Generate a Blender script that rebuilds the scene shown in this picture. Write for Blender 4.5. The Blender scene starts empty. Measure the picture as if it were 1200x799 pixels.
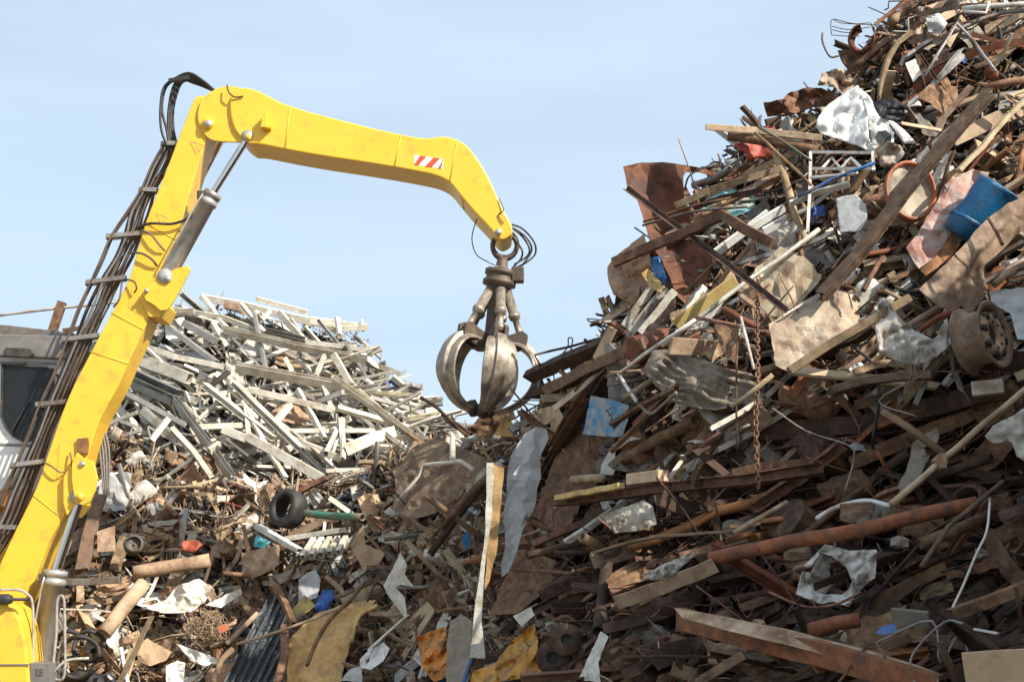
import bpy, bmesh, math, random
import numpy as np
from mathutils import Vector, Matrix, noise
from mathutils.geometry import delaunay_2d_cdt
from mathutils.bvhtree import BVHTree
random.seed(7)
RNG = np.random.default_rng(11)
R = math.radians
sc = bpy.context.scene
COL = sc.collection

def nvec(p):
    p = Vector(p)
    return Vector((noise.noise(p), noise.noise(p + Vector((31.7, 11.3, 5.1))), noise.noise(p + Vector((-17.9, 43.1, 23.7)))))

# ------------------------------------------------------------------ camera and the map from the plan to the place
F = 1648.0
PITCH = R(10.3)
CAM = Vector((0, 0, 2.2))
cd = bpy.data.cameras.new('camera')
cam = bpy.data.objects.new('camera', cd)
COL.objects.link(cam)
cam.location = CAM
cam.rotation_euler = (R(90) + PITCH, 0, 0)
cd.sensor_width = 36
cd.lens = F / 1200 * 36
cd.clip_start = 0.1
cd.clip_end = 3000
sc.camera = cam
CP, SP = math.cos(PITCH), math.sin(PITCH)

def at(px, py, Y):
    a = (px - 600) / F
    b = (399.5 - py) / F
    dy = CP - SP * b
    t = Y / dy
    return Vector((a * t, Y, CAM.z + (SP + CP * b) * t))

def to_px(p):
    d = p - CAM
    f = d.y * CP + d.z * SP
    u = -d.y * SP + d.z * CP
    return 600 + F * d.x / f, 399.5 - F * u / f

def mpp(Y):            # metres per unit of the plan at distance Y
    return Y / F * 1.01

# ------------------------------------------------------------------ materials
MATS = {}
def mk(name, cols, dirt=None, damt=0.5, metal=0.0, rough=0.6, bump=0.45, scale=6.0, vary=0.25, hue=0.01, dscale=None, spec=None, tint=None):
    m = bpy.data.materials.new(name)
    m.use_nodes = True
    nt = m.node_tree
    N, L = nt.nodes, nt.links
    b = N['Principled BSDF']
    tc = N.new('ShaderNodeTexCoord')
    oi = N.new('ShaderNodeObjectInfo')
    add = N.new('ShaderNodeVectorMath'); add.operation = 'ADD'
    L.new(tc.outputs['Object'], add.inputs[0])
    mul = N.new('ShaderNodeMath'); mul.operation = 'MULTIPLY'; mul.inputs[1].default_value = 37.0
    L.new(oi.outputs['Random'], mul.inputs[0])
    L.new(mul.outputs[0], add.inputs[1])
    n1 = N.new('ShaderNodeTexNoise'); n1.inputs['Scale'].default_value = scale; n1.inputs['Detail'].default_value = 6; n1.inputs['Roughness'].default_value = 0.65
    L.new(add.outputs[0], n1.inputs['Vector'])
    cr = N.new('ShaderNodeValToRGB')
    el = cr.color_ramp.elements
    n = len(cols)
    while len(el) < n: el.new(0.5)
    for i, c in enumerate(cols):
        el[i].position = 0.32 + 0.36 * i / max(1, n - 1)
        el[i].color = (*c, 1)
    L.new(n1.outputs['Fac'], cr.inputs['Fac'])
    out = cr.outputs['Color']
    if dirt:
        n2 = N.new('ShaderNodeTexNoise'); n2.inputs['Scale'].default_value = dscale or scale * 0.6; n2.inputs['Detail'].default_value = 8; n2.inputs['Roughness'].default_value = 0.7
        L.new(add.outputs[0], n2.inputs['Vector'])
        r2 = N.new('ShaderNodeValToRGB')
        p = 0.68 - 0.36 * damt
        r2.color_ramp.elements[0].position = max(0, p - 0.09); r2.color_ramp.elements[0].color = (0, 0, 0, 1)
        r2.color_ramp.elements[1].position = min(1, p + 0.12); r2.color_ramp.elements[1].color = (1, 1, 1, 1)
        L.new(n2.outputs['Fac'], r2.inputs['Fac'])
        mx = N.new('ShaderNodeMix'); mx.data_type = 'RGBA'
        L.new(r2.outputs['Color'], mx.inputs['Factor'])
        L.new(out, mx.inputs['A']); mx.inputs['B'].default_value = (*dirt, 1)
        out = mx.outputs['Result']
    if vary:
        hs = N.new('ShaderNodeHueSaturation')
        mr = N.new('ShaderNodeMapRange'); mr.inputs['To Min'].default_value = 1 - vary; mr.inputs['To Max'].default_value = 1 + vary
        L.new(oi.outputs['Random'], mr.inputs['Value']); L.new(mr.outputs[0], hs.inputs['Value'])
        m2 = N.new('ShaderNodeMath'); m2.operation = 'MULTIPLY'; m2.inputs[1].default_value = 7.31
        fr = N.new('ShaderNodeMath'); fr.operation = 'FRACT'
        L.new(oi.outputs['Random'], m2.inputs[0]); L.new(m2.outputs[0], fr.inputs[0])
        mh = N.new('ShaderNodeMapRange'); mh.inputs['To Min'].default_value = 0.5 - hue; mh.inputs['To Max'].default_value = 0.5 + hue
        L.new(fr.outputs[0], mh.inputs['Value']); L.new(mh.outputs[0], hs.inputs['Hue'])
        L.new(out, hs.inputs['Color']); out = hs.outputs['Color']
    L.new(out, b.inputs['Base Color'])
    b.inputs['Metallic'].default_value = metal
    b.inputs['Roughness'].default_value = rough
    if spec is not None: b.inputs['Specular IOR Level'].default_value = spec
    if bump:
        n3 = N.new('ShaderNodeTexNoise'); n3.inputs['Scale'].default_value = scale * 5; n3.inputs['Detail'].default_value = 8; n3.inputs['Roughness'].default_value = .7
        L.new(add.outputs[0], n3.inputs['Vector'])
        bp = N.new('ShaderNodeBump'); bp.inputs['Strength'].default_value = bump; bp.inputs['Distance'].default_value = 0.02
        L.new(n3.outputs['Fac'], bp.inputs['Height']); L.new(bp.outputs[0], b.inputs['Normal'])
    MATS[name] = m
    return m

RUSTD = (0.055, 0.028, 0.017)
mk('rust_brown', [(0.125, 0.062, 0.031), (0.20, 0.108, 0.057), (0.285, 0.172, 0.10)], (0.065, 0.032, 0.018), 0.38, rough=0.85, vary=0.35, hue=0.012, scale=9)
mk('rust_dark', [(0.026, 0.014, 0.009), (0.055, 0.030, 0.018), (0.10, 0.055, 0.032)], (0.15, 0.082, 0.045), 0.2, rough=0.85, vary=0.35, hue=0.012, scale=9)  # dark rust, deepened further to carry shade in the lower heap
mk('rust_orange', [(0.17, 0.058, 0.022), (0.27, 0.098, 0.036), (0.33, 0.15, 0.068)], (0.085, 0.036, 0.018), 0.4, rough=0.8, hue=0.012, scale=5)
mk('plate_rust', [(0.10, 0.036, 0.018), (0.18, 0.062, 0.027), (0.26, 0.11, 0.05)], (0.055, 0.026, 0.016), 0.42, rough=0.75, vary=0, scale=3)
mk('rust_red', [(0.22, 0.066, 0.026), (0.33, 0.105, 0.04), (0.36, 0.14, 0.06)], (0.12, 0.06, 0.035), 0.5, rough=0.8, vary=0.1, hue=0.004, scale=11)
mk('plate_brown', [(0.19, 0.122, 0.075), (0.28, 0.19, 0.125), (0.36, 0.26, 0.18)], (0.11, 0.06, 0.035), 0.36, rough=0.8, vary=0.12, hue=0.006, scale=5)
mk('rust_tan', [(0.26, 0.175, 0.105), (0.37, 0.26, 0.165), (0.46, 0.35, 0.235)], (0.16, 0.085, 0.045), 0.38, rough=0.85, hue=0.012, scale=7)
mk('steel_grey', [(0.20, 0.19, 0.175), (0.33, 0.31, 0.285)], (0.15, 0.085, 0.05), 0.35, metal=0.3, rough=0.5)
mk('dull_steel', [(0.11, 0.10, 0.09), (0.21, 0.185, 0.16)], (0.10, 0.06, 0.035), 0.4, metal=0.4, rough=0.5)
mk('pale_metal', [(0.40, 0.38, 0.33), (0.58, 0.56, 0.50)], (0.27, 0.20, 0.13), 0.35, metal=0.1, rough=0.5, scale=8)
mk('white_paint', [(0.60, 0.58, 0.52), (0.74, 0.72, 0.67)], (0.30, 0.20, 0.12), 0.3, rough=0.5, vary=0.12)
mk('cream_profile', [(0.46, 0.415, 0.32), (0.63, 0.585, 0.48), (0.74, 0.70, 0.61)], (0.28, 0.20, 0.12), 0.25, rough=0.5, vary=0.2, scale=4, hue=0.01)
mk('grey_profile', [(0.24, 0.23, 0.21), (0.38, 0.365, 0.335)], (0.22, 0.17, 0.11), 0.3, metal=0.2, rough=0.45, vary=0.3, hue=0.01)
mk('wood_pale', [(0.40, 0.29, 0.18), (0.52, 0.40, 0.26)], (0.22, 0.14, 0.08), 0.3, rough=0.85, vary=0.2)
mk('wood_brown', [(0.14, 0.092, 0.052), (0.24, 0.16, 0.095)], (0.07, 0.044, 0.026), 0.3, rough=0.85, hue=.012, scale=10)
mk('wood_yellow', [(0.52, 0.34, 0.12), (0.60, 0.43, 0.18)], (0.22, 0.14, 0.07), 0.3, rough=0.8)
mk('black_rubber', [(0.016, 0.016, 0.017), (0.035, 0.034, 0.034)], (0.10, 0.08, 0.06), 0.2, rough=0.6)
mk('blue_plastic', [(0.003, 0.07, 0.19), (0.005, 0.105, 0.26)], (0.07, 0.08, 0.08), 0.14, rough=0.32, vary=0.08)
mk('blue_paint', [(0.02, 0.09, 0.34), (0.03, 0.16, 0.44)], (0.14, 0.09, 0.06), 0.3, rough=0.5)
mk('teal_paint', [(0.06, 0.30, 0.36), (0.12, 0.42, 0.46)], (0.45, 0.42, 0.33), 0.4, rough=0.6)
mk('green_paint', [(0.03, 0.11, 0.07), (0.045, 0.16, 0.10)], (0.16, 0.11, 0.07), 0.5, rough=0.5)
mk('yellow_ochre', [(0.46, 0.285, 0.085), (0.60, 0.41, 0.16)], (0.24, 0.16, 0.07), 0.3, rough=0.6, hue=.01)
mk('orange_paint', [(0.48, 0.20, 0.03), (0.58, 0.28, 0.05)], (0.12, 0.07, 0.04), 0.35, rough=0.55)
mk('red_paint', [(0.34, 0.04, 0.025), (0.45, 0.08, 0.04)], (0.15, 0.07, 0.045), 0.3, rough=0.5)
mk('pink_peel', [(0.24, 0.10, 0.07), (0.34, 0.17, 0.13)], (0.36, 0.30, 0.25), 0.45, rough=0.7, scale=8)
mk('white_plastic', [(0.66, 0.65, 0.61), (0.76, 0.75, 0.72)], (0.45, 0.39, 0.31), 0.12, rough=0.4, vary=0.08)
mk('rag_white', [(0.52, 0.47, 0.40), (0.66, 0.61, 0.53)], (0.36, 0.30, 0.22), 0.15, rough=0.9, bump=0.5)
mk('canvas_grey', [(0.20, 0.165, 0.125), (0.30, 0.25, 0.195)], (0.15, 0.115, 0.085), 0.15, rough=0.95, bump=0.6)
mk('cardboard', [(0.42, 0.275, 0.17), (0.50, 0.34, 0.215)], (0.26, 0.17, 0.10), 0.25, rough=0.9)
mk('concrete', [(0.42, 0.37, 0.29), (0.55, 0.49, 0.39)], (0.2, 0.13, 0.08), 0.35, rough=0.9, bump=0.6)
mk('grey_sheet', [(0.36, 0.36, 0.35), (0.50, 0.50, 0.49)], (0.27, 0.24, 0.20), 0.18, rough=0.5, vary=0.1, scale=6)
mk('slate_sheet', [(0.085, 0.10, 0.11), (0.15, 0.165, 0.175)], (0.2, 0.19, 0.17), 0.2, rough=0.6, vary=0.1)
mk('cream_stained', [(0.36, 0.29, 0.19), (0.50, 0.43, 0.31)], (0.17, 0.085, 0.045), 0.5, rough=0.6, vary=0.1, scale=2.5)
mk('blue_peel', [(0.01, 0.15, 0.36), (0.015, 0.21, 0.44)], (0.36, 0.33, 0.25), 0.5, rough=0.6, vary=0.05, scale=7)
mk('dish_cream', [(0.42, 0.35, 0.24), (0.52, 0.45, 0.33)], (0.06, 0.04, 0.03), 0.35, rough=0.6, vary=0.05)
mk('dish_orange', [(0.42, 0.11, 0.035), (0.52, 0.16, 0.05)], (0.2, 0.09, 0.05), 0.42, rough=0.5, vary=0.05)
mk('machine_yellow', [(0.80, 0.47, 0.034), (0.84, 0.51, 0.048)], (0.50, 0.31, 0.06), 0.15, rough=0.42, vary=0, bump=0.04, scale=1.5, dscale=5)
mk('machine_grey', [(0.13, 0.125, 0.12), (0.18, 0.175, 0.165)], (0.24, 0.2, 0.16), 0.25, rough=0.5, vary=0, bump=0.1)
mk('machine_white', [(0.72, 0.71, 0.68), (0.78, 0.77, 0.75)], (0.5, 0.46, 0.4), 0.12, rough=0.35, vary=0, bump=0.03, scale=2)
mk('cylinder_steel', [(0.38, 0.36, 0.33), (0.52, 0.50, 0.46)], (0.2, 0.16, 0.12), 0.25, metal=0.4, rough=0.38, vary=0, bump=0.08)
mk('chrome', [(0.62, 0.60, 0.57), (0.7, 0.69, 0.67)], None, metal=1.0, rough=0.16, vary=0, bump=0)
mk('hose_brown', [(0.10, 0.068, 0.048), (0.16, 0.11, 0.078)], (0.05, 0.035, 0.028), 0.35, rough=0.6, vary=0.35, bump=0.1)
mk('hose_black', [(0.014, 0.014, 0.015), (0.03, 0.028, 0.026)], (0.09, 0.07, 0.05), 0.12, rough=0.5, vary=0)
mk('grapple_steel', [(0.25, 0.205, 0.155), (0.36, 0.31, 0.245), (0.46, 0.41, 0.335)], (0.13, 0.09, 0.06), 0.3, metal=0.35, rough=0.42, vary=0.08, bump=0.3, scale=9)
mk('grapple_dark', [(0.06, 0.046, 0.036), (0.12, 0.088, 0.065)], (0.17, 0.12, 0.08), 0.3, metal=0.3, rough=0.55, vary=0.1)
mk('window_glass', [(0.012, 0.014, 0.015), (0.018, 0.02, 0.021)], None, rough=0.05, vary=0, bump=0, spec=0.3)
mk('reflective_white', [(0.78, 0.78, 0.76), (0.8, 0.8, 0.79)], None, rough=0.4, vary=0, bump=0)
mk('reflective_red', [(0.62, 0.07, 0.025), (0.66, 0.09, 0.03)], None, rough=0.4, vary=0, bump=0)

def island_mat(name, stops, rough=0.85):
    m = bpy.data.materials.new(name); m.use_nodes = True
    nt = m.node_tree; N, L = nt.nodes, nt.links
    b = N['Principled BSDF']
    g = N.new('ShaderNodeNewGeometry')
    cr = N.new('ShaderNodeValToRGB'); cr.color_ramp.interpolation = 'CONSTANT'
    el = cr.color_ramp.elements
    while len(el) < len(stops): el.new(0.5)
    for i, (p, c) in enumerate(stops):
        el[i].position = p
    for i, (p, c) in enumerate(stops):
        el[i].color = (*c, 1)
    L.new(g.outputs['Random Per Island'], cr.inputs['Fac'])
    tc = N.new('ShaderNodeTexCoord')
    n1 = N.new('ShaderNodeTexNoise'); n1.inputs['Scale'].default_value = 9; n1.inputs['Detail'].default_value = 6
    L.new(tc.outputs['Object'], n1.inputs['Vector'])
    mr = N.new('ShaderNodeMapRange'); mr.inputs['From Min'].default_value = 0.3; mr.inputs['From Max'].default_value = 0.7; mr.inputs['To Min'].default_value = 0.55; mr.inputs['To Max'].default_value = 1.35
    L.new(n1.outputs['Fac'], mr.inputs['Value'])
    hs = N.new('ShaderNodeHueSaturation')
    L.new(mr.outputs[0], hs.inputs['Value']); L.new(cr.outputs['Color'], hs.inputs['Color'])
    L.new(hs.outputs['Color'], b.inputs['Base Color'])
    b.inputs['Roughness'].default_value = rough
    MATS[name] = m
    return m

_br = [(0.0, (0.07, 0.045, 0.028)), (0.10, (0.16, 0.10, 0.06)), (0.22, (0.28, 0.19, 0.12)), (0.38, (0.12, 0.10, 0.08)),
       (0.46, (0.36, 0.26, 0.165)), (0.60, (0.035, 0.03, 0.028)), (0.67, (0.30, 0.27, 0.235)), (0.74, (0.48, 0.39, 0.27)),
       (0.86, (0.24, 0.10, 0.045)), (0.915, (0.60, 0.57, 0.50)), (0.955, (0.45, 0.42, 0.36)), (0.975, (0.04, 0.12, 0.30)), (0.98, (0.3, 0.06, 0.04)), (0.985, (0.5, 0.38, 0.16))]
island_mat('debris_mixed', _br)
_dk = [(0.0, (0.028, 0.015, 0.010)), (0.28, (0.065, 0.035, 0.02)), (0.46, (0.12, 0.066, 0.036)), (0.55, (0.03, 0.026, 0.025)),
       (0.68, (0.19, 0.12, 0.075)), (0.80, (0.10, 0.09, 0.08)), (0.88, (0.21, 0.085, 0.04)), (0.93, (0.27, 0.24, 0.2)), (0.965, (0.36, 0.29, 0.2)), (0.985, (0.55, 0.52, 0.47))]
island_mat('debris_dark', _dk)  # palette darkened to deepen the shade between the larger pieces
_wh = [(0.0, (0.42, 0.38, 0.30)), (0.3, (0.30, 0.28, 0.25)), (0.45, (0.50, 0.46, 0.38)), (0.65, (0.26, 0.24, 0.21)), (0.75, (0.32, 0.23, 0.14)), (0.85, (0.14, 0.10, 0.075)), (0.92, (0.5, 0.44, 0.33))]
island_mat('debris_white', _wh, 0.55)
island_mat('heap_core', [(0.0, (0.03, 0.02, 0.015)), (0.5, (0.03, 0.02, 0.015))], 0.95)  # near-black colour adds shade to the gaps between pieces

# ------------------------------------------------------------------ objects
def tag(o, label=None, cat=None, group=None, kind=None):
    if label: o['label'] = label
    if cat: o['category'] = cat
    if group: o['group'] = group
    if kind: o['kind'] = kind
    return o

def link(name, me, mat=None, parent=None):
    o = bpy.data.objects.new(name, me)
    COL.objects.link(o)
    if mat and me is not None and not me.materials:
        me.materials.append(MATS[mat])
    if parent: o.parent = parent
    return o

def empty(name, loc, label, cat, group=None):
    o = bpy.data.objects.new(name, None)
    COL.objects.link(o)
    o.location = loc
    o.empty_display_size = 0.1
    return tag(o, label, cat, group, 'thing')

class MB:
    def __init__(self): self.v = []; self.f = []; self.sm = []
    def add(self, vs, fs, smooth=False):
        b = len(self.v)
        self.v += [tuple(x) for x in vs]
        self.f += [tuple(i + b for i in f) for f in fs]
        self.sm += [smooth] * len(fs)
    def mesh(self, name):
        me = bpy.data.meshes.new(name)
        me.from_pydata(self.v, [], self.f)
        me.polygons.foreach_set('use_smooth', self.sm)
        me.update()
        return me
    def build(self, name, mat, parent=None, bevel=0):
        """world-space shape linked as one object whose origin sits at its centre (or at its parent)"""
        if parent is not None:
            p = parent; o_ = Vector((0, 0, 0))
            while p is not None: o_ += p.location; p = p.parent
            loc = None
        else:
            a = np.array(self.v); o_ = Vector(tuple((a.min(0) + a.max(0)) / 2)); loc = o_
        self.v = [(x - o_.x, y - o_.y, z - o_.z) for x, y, z in self.v]
        o = link(name, self.mesh(name), mat, parent)
        if loc is not None: o.location = loc
        if bevel:
            bv = o.modifiers.new('bevel', 'BEVEL'); bv.width = bevel; bv.segments = 2; bv.limit_method = 'ANGLE'; bv.angle_limit = R(40)
        return o

def section(kind, w, h=None, t=None):
    """closed outline(s) in the (u, v) plane: [outer] or [outer, inner]"""
    h = h or w
    t = t or max(0.006, 0.12 * min(w, h))
    a, b = w / 2, h / 2
    if kind == 'I':
        return [[(-a, -b), (a, -b), (a, -b + t), (t / 2, -b + t), (t / 2, b - t), (a, b - t), (a, b), (-a, b), (-a, b - t), (-t / 2, b - t), (-t / 2, -b + t), (-a, -b + t)]]
    if kind == 'U':
        return [[(-a, -b), (a, -b), (a, -b + t), (-a + t, -b + t), (-a + t, b - t), (a, b - t), (a, b), (-a, b)]]
    if kind == 'L':
        return [[(-a, -b), (a, -b), (a, -b + t), (-a + t, -b + t), (-a + t, b), (-a, b)]]
    if kind == 'box':
        c = [(-a, -b), (a, -b), (a, b), (-a, b)]
        return [c, [(x * (1 - 2 * t / w), y * (1 - 2 * t / h)) for x, y in c]]
    if kind in ('plank', 'flat'):
        return [[(-a, -b), (a, -b), (a, b), (-a, b)]]
    n = 14 if w > 0.08 else 8
    ring = [(a * math.cos(2 * math.pi * i / n), a * math.sin(2 * math.pi * i / n)) for i in range(n)]
    if kind == 'pipe':
        k = 1 - 2 * t / w
        return [ring, [(x * k, y * k) for x, y in ring]]
    return [ring]

def sweep(mb, sec, path, roll=0.0, smooth=False, taper=None, up=None):
    path = [Vector(p) for p in path]
    n = len(path)
    tans = []
    for i in range(n):
        t = (path[min(i + 1, n - 1)] - path[max(i - 1, 0)])
        tans.append(t.normalized() if t.length > 1e-9 else Vector((1, 0, 0)))
    ref = Vector(up) if up else Vector((0, 0, 1))
    if abs(tans[0].dot(ref)) > 0.93: ref = Vector((0, 1, 0)) if not up else Vector((1, 0, 0))
    u = tans[0].cross(ref).normalized()
    loops = len(sec)
    vs = []; idx = []
    for i in range(n):
        t = tans[i]
        u = (u - t * u.dot(t)).normalized()
        v = u.cross(t).normalized()
        cu = u * math.cos(roll) + v * math.sin(roll)
        cv = -u * math.sin(roll) + v * math.cos(roll)
        k = taper[i] if taper else 1.0
        row = []
        for lp in sec:
            s = len(vs)
            for (x, y) in lp: vs.append(path[i] + cu * (x * k) + cv * (y * k))
            row.append((s, len(lp)))
        idx.append(row)
    fs = []
    for i in range(n - 1):
        for l in range(loops):
            s0, m = idx[i][l]; s1, _ = idx[i + 1][l]
            for j in range(m):
                k = (j + 1) % m
                q = (s0 + j, s0 + k, s1 + k, s1 + j)
                fs.append(q if l == 0 else q[::-1])
    if loops == 1:
        s, m = idx[0][0]; fs.append(tuple(range(s, s + m))[::-1])
        s, m = idx[-1][0]; fs.append(tuple(range(s, s + m)))
    else:
        for e, flip in ((0, True), (n - 1, False)):
            s0, m = idx[e][0]; s1, _ = idx[e][1]
            for j in range(m):
                k = (j + 1) % m
                q = (s0 + j, s0 + k, s1 + k, s1 + j)
                fs.append(q[::-1] if flip else q)
    mb.add(vs, fs, smooth)

def resample(path, step, jit=0.0, rnd=None):
    rnd = rnd or random
    out = []
    for i in range(len(path) - 1):
        a, b = Vector(path[i]), Vector(path[i + 1])
        m = max(1, int(round((b - a).length / step)))
        for k in range(m):
            p = a.lerp(b, k / m)
            if (i or k) and jit: p = p + Vector((rnd.uniform(-jit, jit), rnd.uniform(-jit, jit), rnd.uniform(-jit, jit)))
            out.append(p)
    out.append(Vector(path[-1]))
    return out

def smooth_path(pts, n=6):
    P = [Vector(p) for p in pts]
    if len(P) < 3: return P
    Q = [P[0] * 2 - P[1]] + P + [P[-1] * 2 - P[-2]]
    out = []
    for i in range(1, len(Q) - 2):
        a, b, c, d = Q[i - 1], Q[i], Q[i + 1], Q[i + 2]
        for k in range(n):
            t = k / n
            out.append(0.5 * ((2 * b) + (c - a) * t + (2 * a - 5 * b + 4 * c - d) * t * t + (3 * b - a - 3 * c + d) * t ** 3))
    out.append(P[-1])
    return out

def tube(mb, pts, r, n=8, smooth_n=6):
    ring = [(r * math.cos(2 * math.pi * i / n), r * math.sin(2 * math.pi * i / n)) for i in range(n)]
    sweep(mb, [ring], smooth_path(pts, smooth_n) if smooth_n else pts, smooth=True)

def prism(mb, poly, y0, y1, fn=None):
    """poly: list of world (x, z); runs from depth y0 to y1"""
    n = len(poly)
    vs = [(x, y0, z) for x, z in poly] + [(x, y1, z) for x, z in poly]
    ar = sum(poly[i][0] * poly[(i + 1) % n][1] - poly[(i + 1) % n][0] * poly[i][1] for i in range(n))
    fs = [tuple(range(n)), tuple(range(2 * n - 1, n - 1, -1))]
    for i in range(n):
        j = (i + 1) % n
        fs.append((j, i, n + i, n + j))
    if ar < 0: fs = [f[::-1] for f in fs]
    mb.add(vs, fs)

def lathe(mb, prof, c, axis=(0, 0, 1), n=28, smooth=True, a0=0, a1=2 * math.pi, dent=0.0):
    """prof: (radius, height) pairs round the axis through c"""
    ax = Vector(axis).normalized()
    u = ax.orthogonal().normalized(); v = ax.cross(u)
    full = abs(a1 - a0 - 2 * math.pi) < 1e-6
    m = n if full else n + 1
    vs = []
    for r, h in prof:
        for i in range(m):
            a = a0 + (a1 - a0) * i / n
            p = Vector(c) + ax * h + (u * math.cos(a) + v * math.sin(a)) * r
            if dent:
                p = p + nvec(p * 3.1) * dent + nvec(p * 9) * dent * 0.35
            vs.append(p)
    fs = []
    for k in range(len(prof) - 1):
        for i in range(n):
            j = (i + 1) % m
            fs.append((k * m + i, k * m + j, (k + 1) * m + j, (k + 1) * m + i))
    mb.add(vs, fs, smooth)

def box(mb, lo, hi):
    x0, y0, z0 = lo; x1, y1, z1 = hi
    mb.add([(x0, y0, z0), (x1, y0, z0), (x1, y1, z0), (x0, y1, z0), (x0, y0, z1), (x1, y0, z1), (x1, y1, z1), (x0, y1, z1)],
           [(0, 3, 2, 1), (4, 5, 6, 7), (0, 1, 5, 4), (1, 2, 6, 5), (2, 3, 7, 6), (3, 0, 4, 7)])

# ------------------------------------------------------------------ the shape of the heaps
def lerp_tab(tab, x):
    if x <= tab[0][0]: return tab[0][1]
    for (a, b), (c, d) in zip(tab, tab[1:]):
        if x <= c: return b + (d - b) * (x - a) / (c - a)
    return tab[-1][1]

CREST = [(-500, 470), (0, 515), (100, 505), (140, 500), (200, 540), (300, 565), (400, 560), (470, 530), (520, 515), (575, 512), (605, 515), (640, 470), (690, 415),
         (730, 362), (770, 300), (800, 262), (840, 196), (880, 158), (940, 132), (980, 104), (1010, 56), (1050, 10), (1100, -30), (1200, -70), (1500, -140), (1900, -160)]
DCREST = [(-500, 25), (100, 25.2), (400, 24.6), (520, 22.5), (600, 20.5), (660, 18.3), (720, 17.3), (800, 16.8), (1000, 17), (1200, 17), (1500, 16.5), (1900, 15)]
DBASE = [(-500, 21.5), (100, 21.3), (300, 20.8), (450, 19), (560, 16.6), (650, 14.4), (750, 12.8), (900, 11.7), (1200, 10.8), (1500, 9.6), (1900, 8.5)]
PYB = 870.0
def HD(px, py):
    c = lerp_tab(CREST, px)
    s = (PYB - py) / (PYB - c)
    s = max(-0.15, min(1.0, s))
    d0, d1 = lerp_tab(DBASE, px), lerp_tab(DCREST, px)
    k = d0 + (d1 - d0) * s
    # hollow under the brow of the tall heap
    if px > 560:
        w = min(1, (px - 560) / 140)
        k += w * (0.55 * math.exp(-((py - 560) / 70) ** 2) - 0.35 * math.exp(-((py - 410) / 60) ** 2))
        k += w * 0.45 * math.exp(-((py - 700) / 45) ** 2)
    return k
WCREST = [(-400, 420), (0, 412), (90, 395), (140, 372), (175, 352), (240, 352), (330, 366), (425, 390), (450, 425), (490, 465), (540, 500), (620, 540)]
def WD(px, py):
    c = lerp_tab(WCREST, px)
    s = max(0, min(1.0, (640 - py) / (640 - c)))
    return 24.6 + 3.6 * s + (0.3 if px > 400 else 0)

def H(px, py, off=0.0): return at(px, py, HD(px, py) + off)
def W(px, py, off=0.0): return at(px, py, WD(px, py) + off)

LM = []     # landmarks: (px, py, phrase, radius)
def lm(px, py, phrase): LM.append((px, py, phrase))
# ------------------------------------------------------------------ the material handler
YF = 19.30          # front face of the boom
def poly(pts, Y): return [(at(x, y, Y).x, at(x, y, Y).z) for x, y in pts]
def round_poly(pts, n=5, keep=()):
    """Catmull-Rom through the corners, for curved outlines"""
    P = [Vector((x, y, 0)) for x, y in pts]; m = len(P); out = []
    for i in range(m):
        a, b, c, d = P[i - 1], P[i], P[(i + 1) % m], P[(i + 2) % m]
        if i in keep or (i + 1) % m in keep:
            out.append((b.x, b.y)); continue
        for k in range(n):
            t = k / n
            q = 0.5 * ((2 * b) + (c - a) * t + (2 * a - 5 * b + 4 * c - d) * t * t + (3 * b - a - 3 * c + d) * t ** 3)
            out.append((q.x, q.y))
    return out

root = empty('material_handler', at(-150, 1000, 20.2), 'yellow scrap handling machine with long jointed arm, white cab and grey hose bundle', 'excavator')
ex = root
def plate(name, pts, y0, y1, mat, parent, curved=False, bevel=0.012, keep=()):
    mb = MB(); prism(mb, poly(round_poly(pts, 5, keep) if curved else pts, y0), y0, y1)
    return mb.build(name, mat, parent, bevel)

boom_pts = [(232, 112), (217, 141), (196, 196), (170, 262), (150, 328), (115, 396), (81, 463), (56, 531), (42, 572), (16, 625), (-14, 690), (-70, 800), (-95, 880), (-60, 905), (-12, 810),
            (20, 721), (39, 682), (58, 634), (75, 605), (88, 575), (101, 540), (116, 494), (138, 453), (151, 424), (170, 383), (186, 343), (206, 281), (226, 214), (243, 161), (256, 130)]
mb = MB()
prism(mb, poly(round_poly(boom_pts, 4), YF), YF, YF + 0.52)
boom = mb.build('boom', 'machine_yellow', ex, 0.02)
# side plate seam along the boom
mb = MB()
prism(mb, poly([(176, 290), (190, 300), (160, 372), (146, 372)], YF - 0.008), YF - 0.008, YF - 0.001)
for q, nm_ in (([(158, 318), (176, 290), (197, 300), (184, 338), (168, 372), (150, 360)], 'doubler_plate'), ([(70, 520), (86, 500), (108, 498), (98, 536), (84, 566), (66, 560)], 'doubler_plate')):
    mb = MB(); prism(mb, poly(q, YF - .006), YF - .006, YF - .0005); mb.build(nm_, 'machine_yellow', boom, 0.003)
for a, b in (((172, 262), (206, 281)), ((130, 366), (168, 386)), ((39, 580), (72, 606)), ((106, 412), (150, 426))):
    mb = MB(); sweep(mb, section('rod', .018), [at(*a, YF - .001), at(*b, YF - .001)], smooth=True); mb.build('weld_seam', 'machine_yellow', boom)
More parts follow.
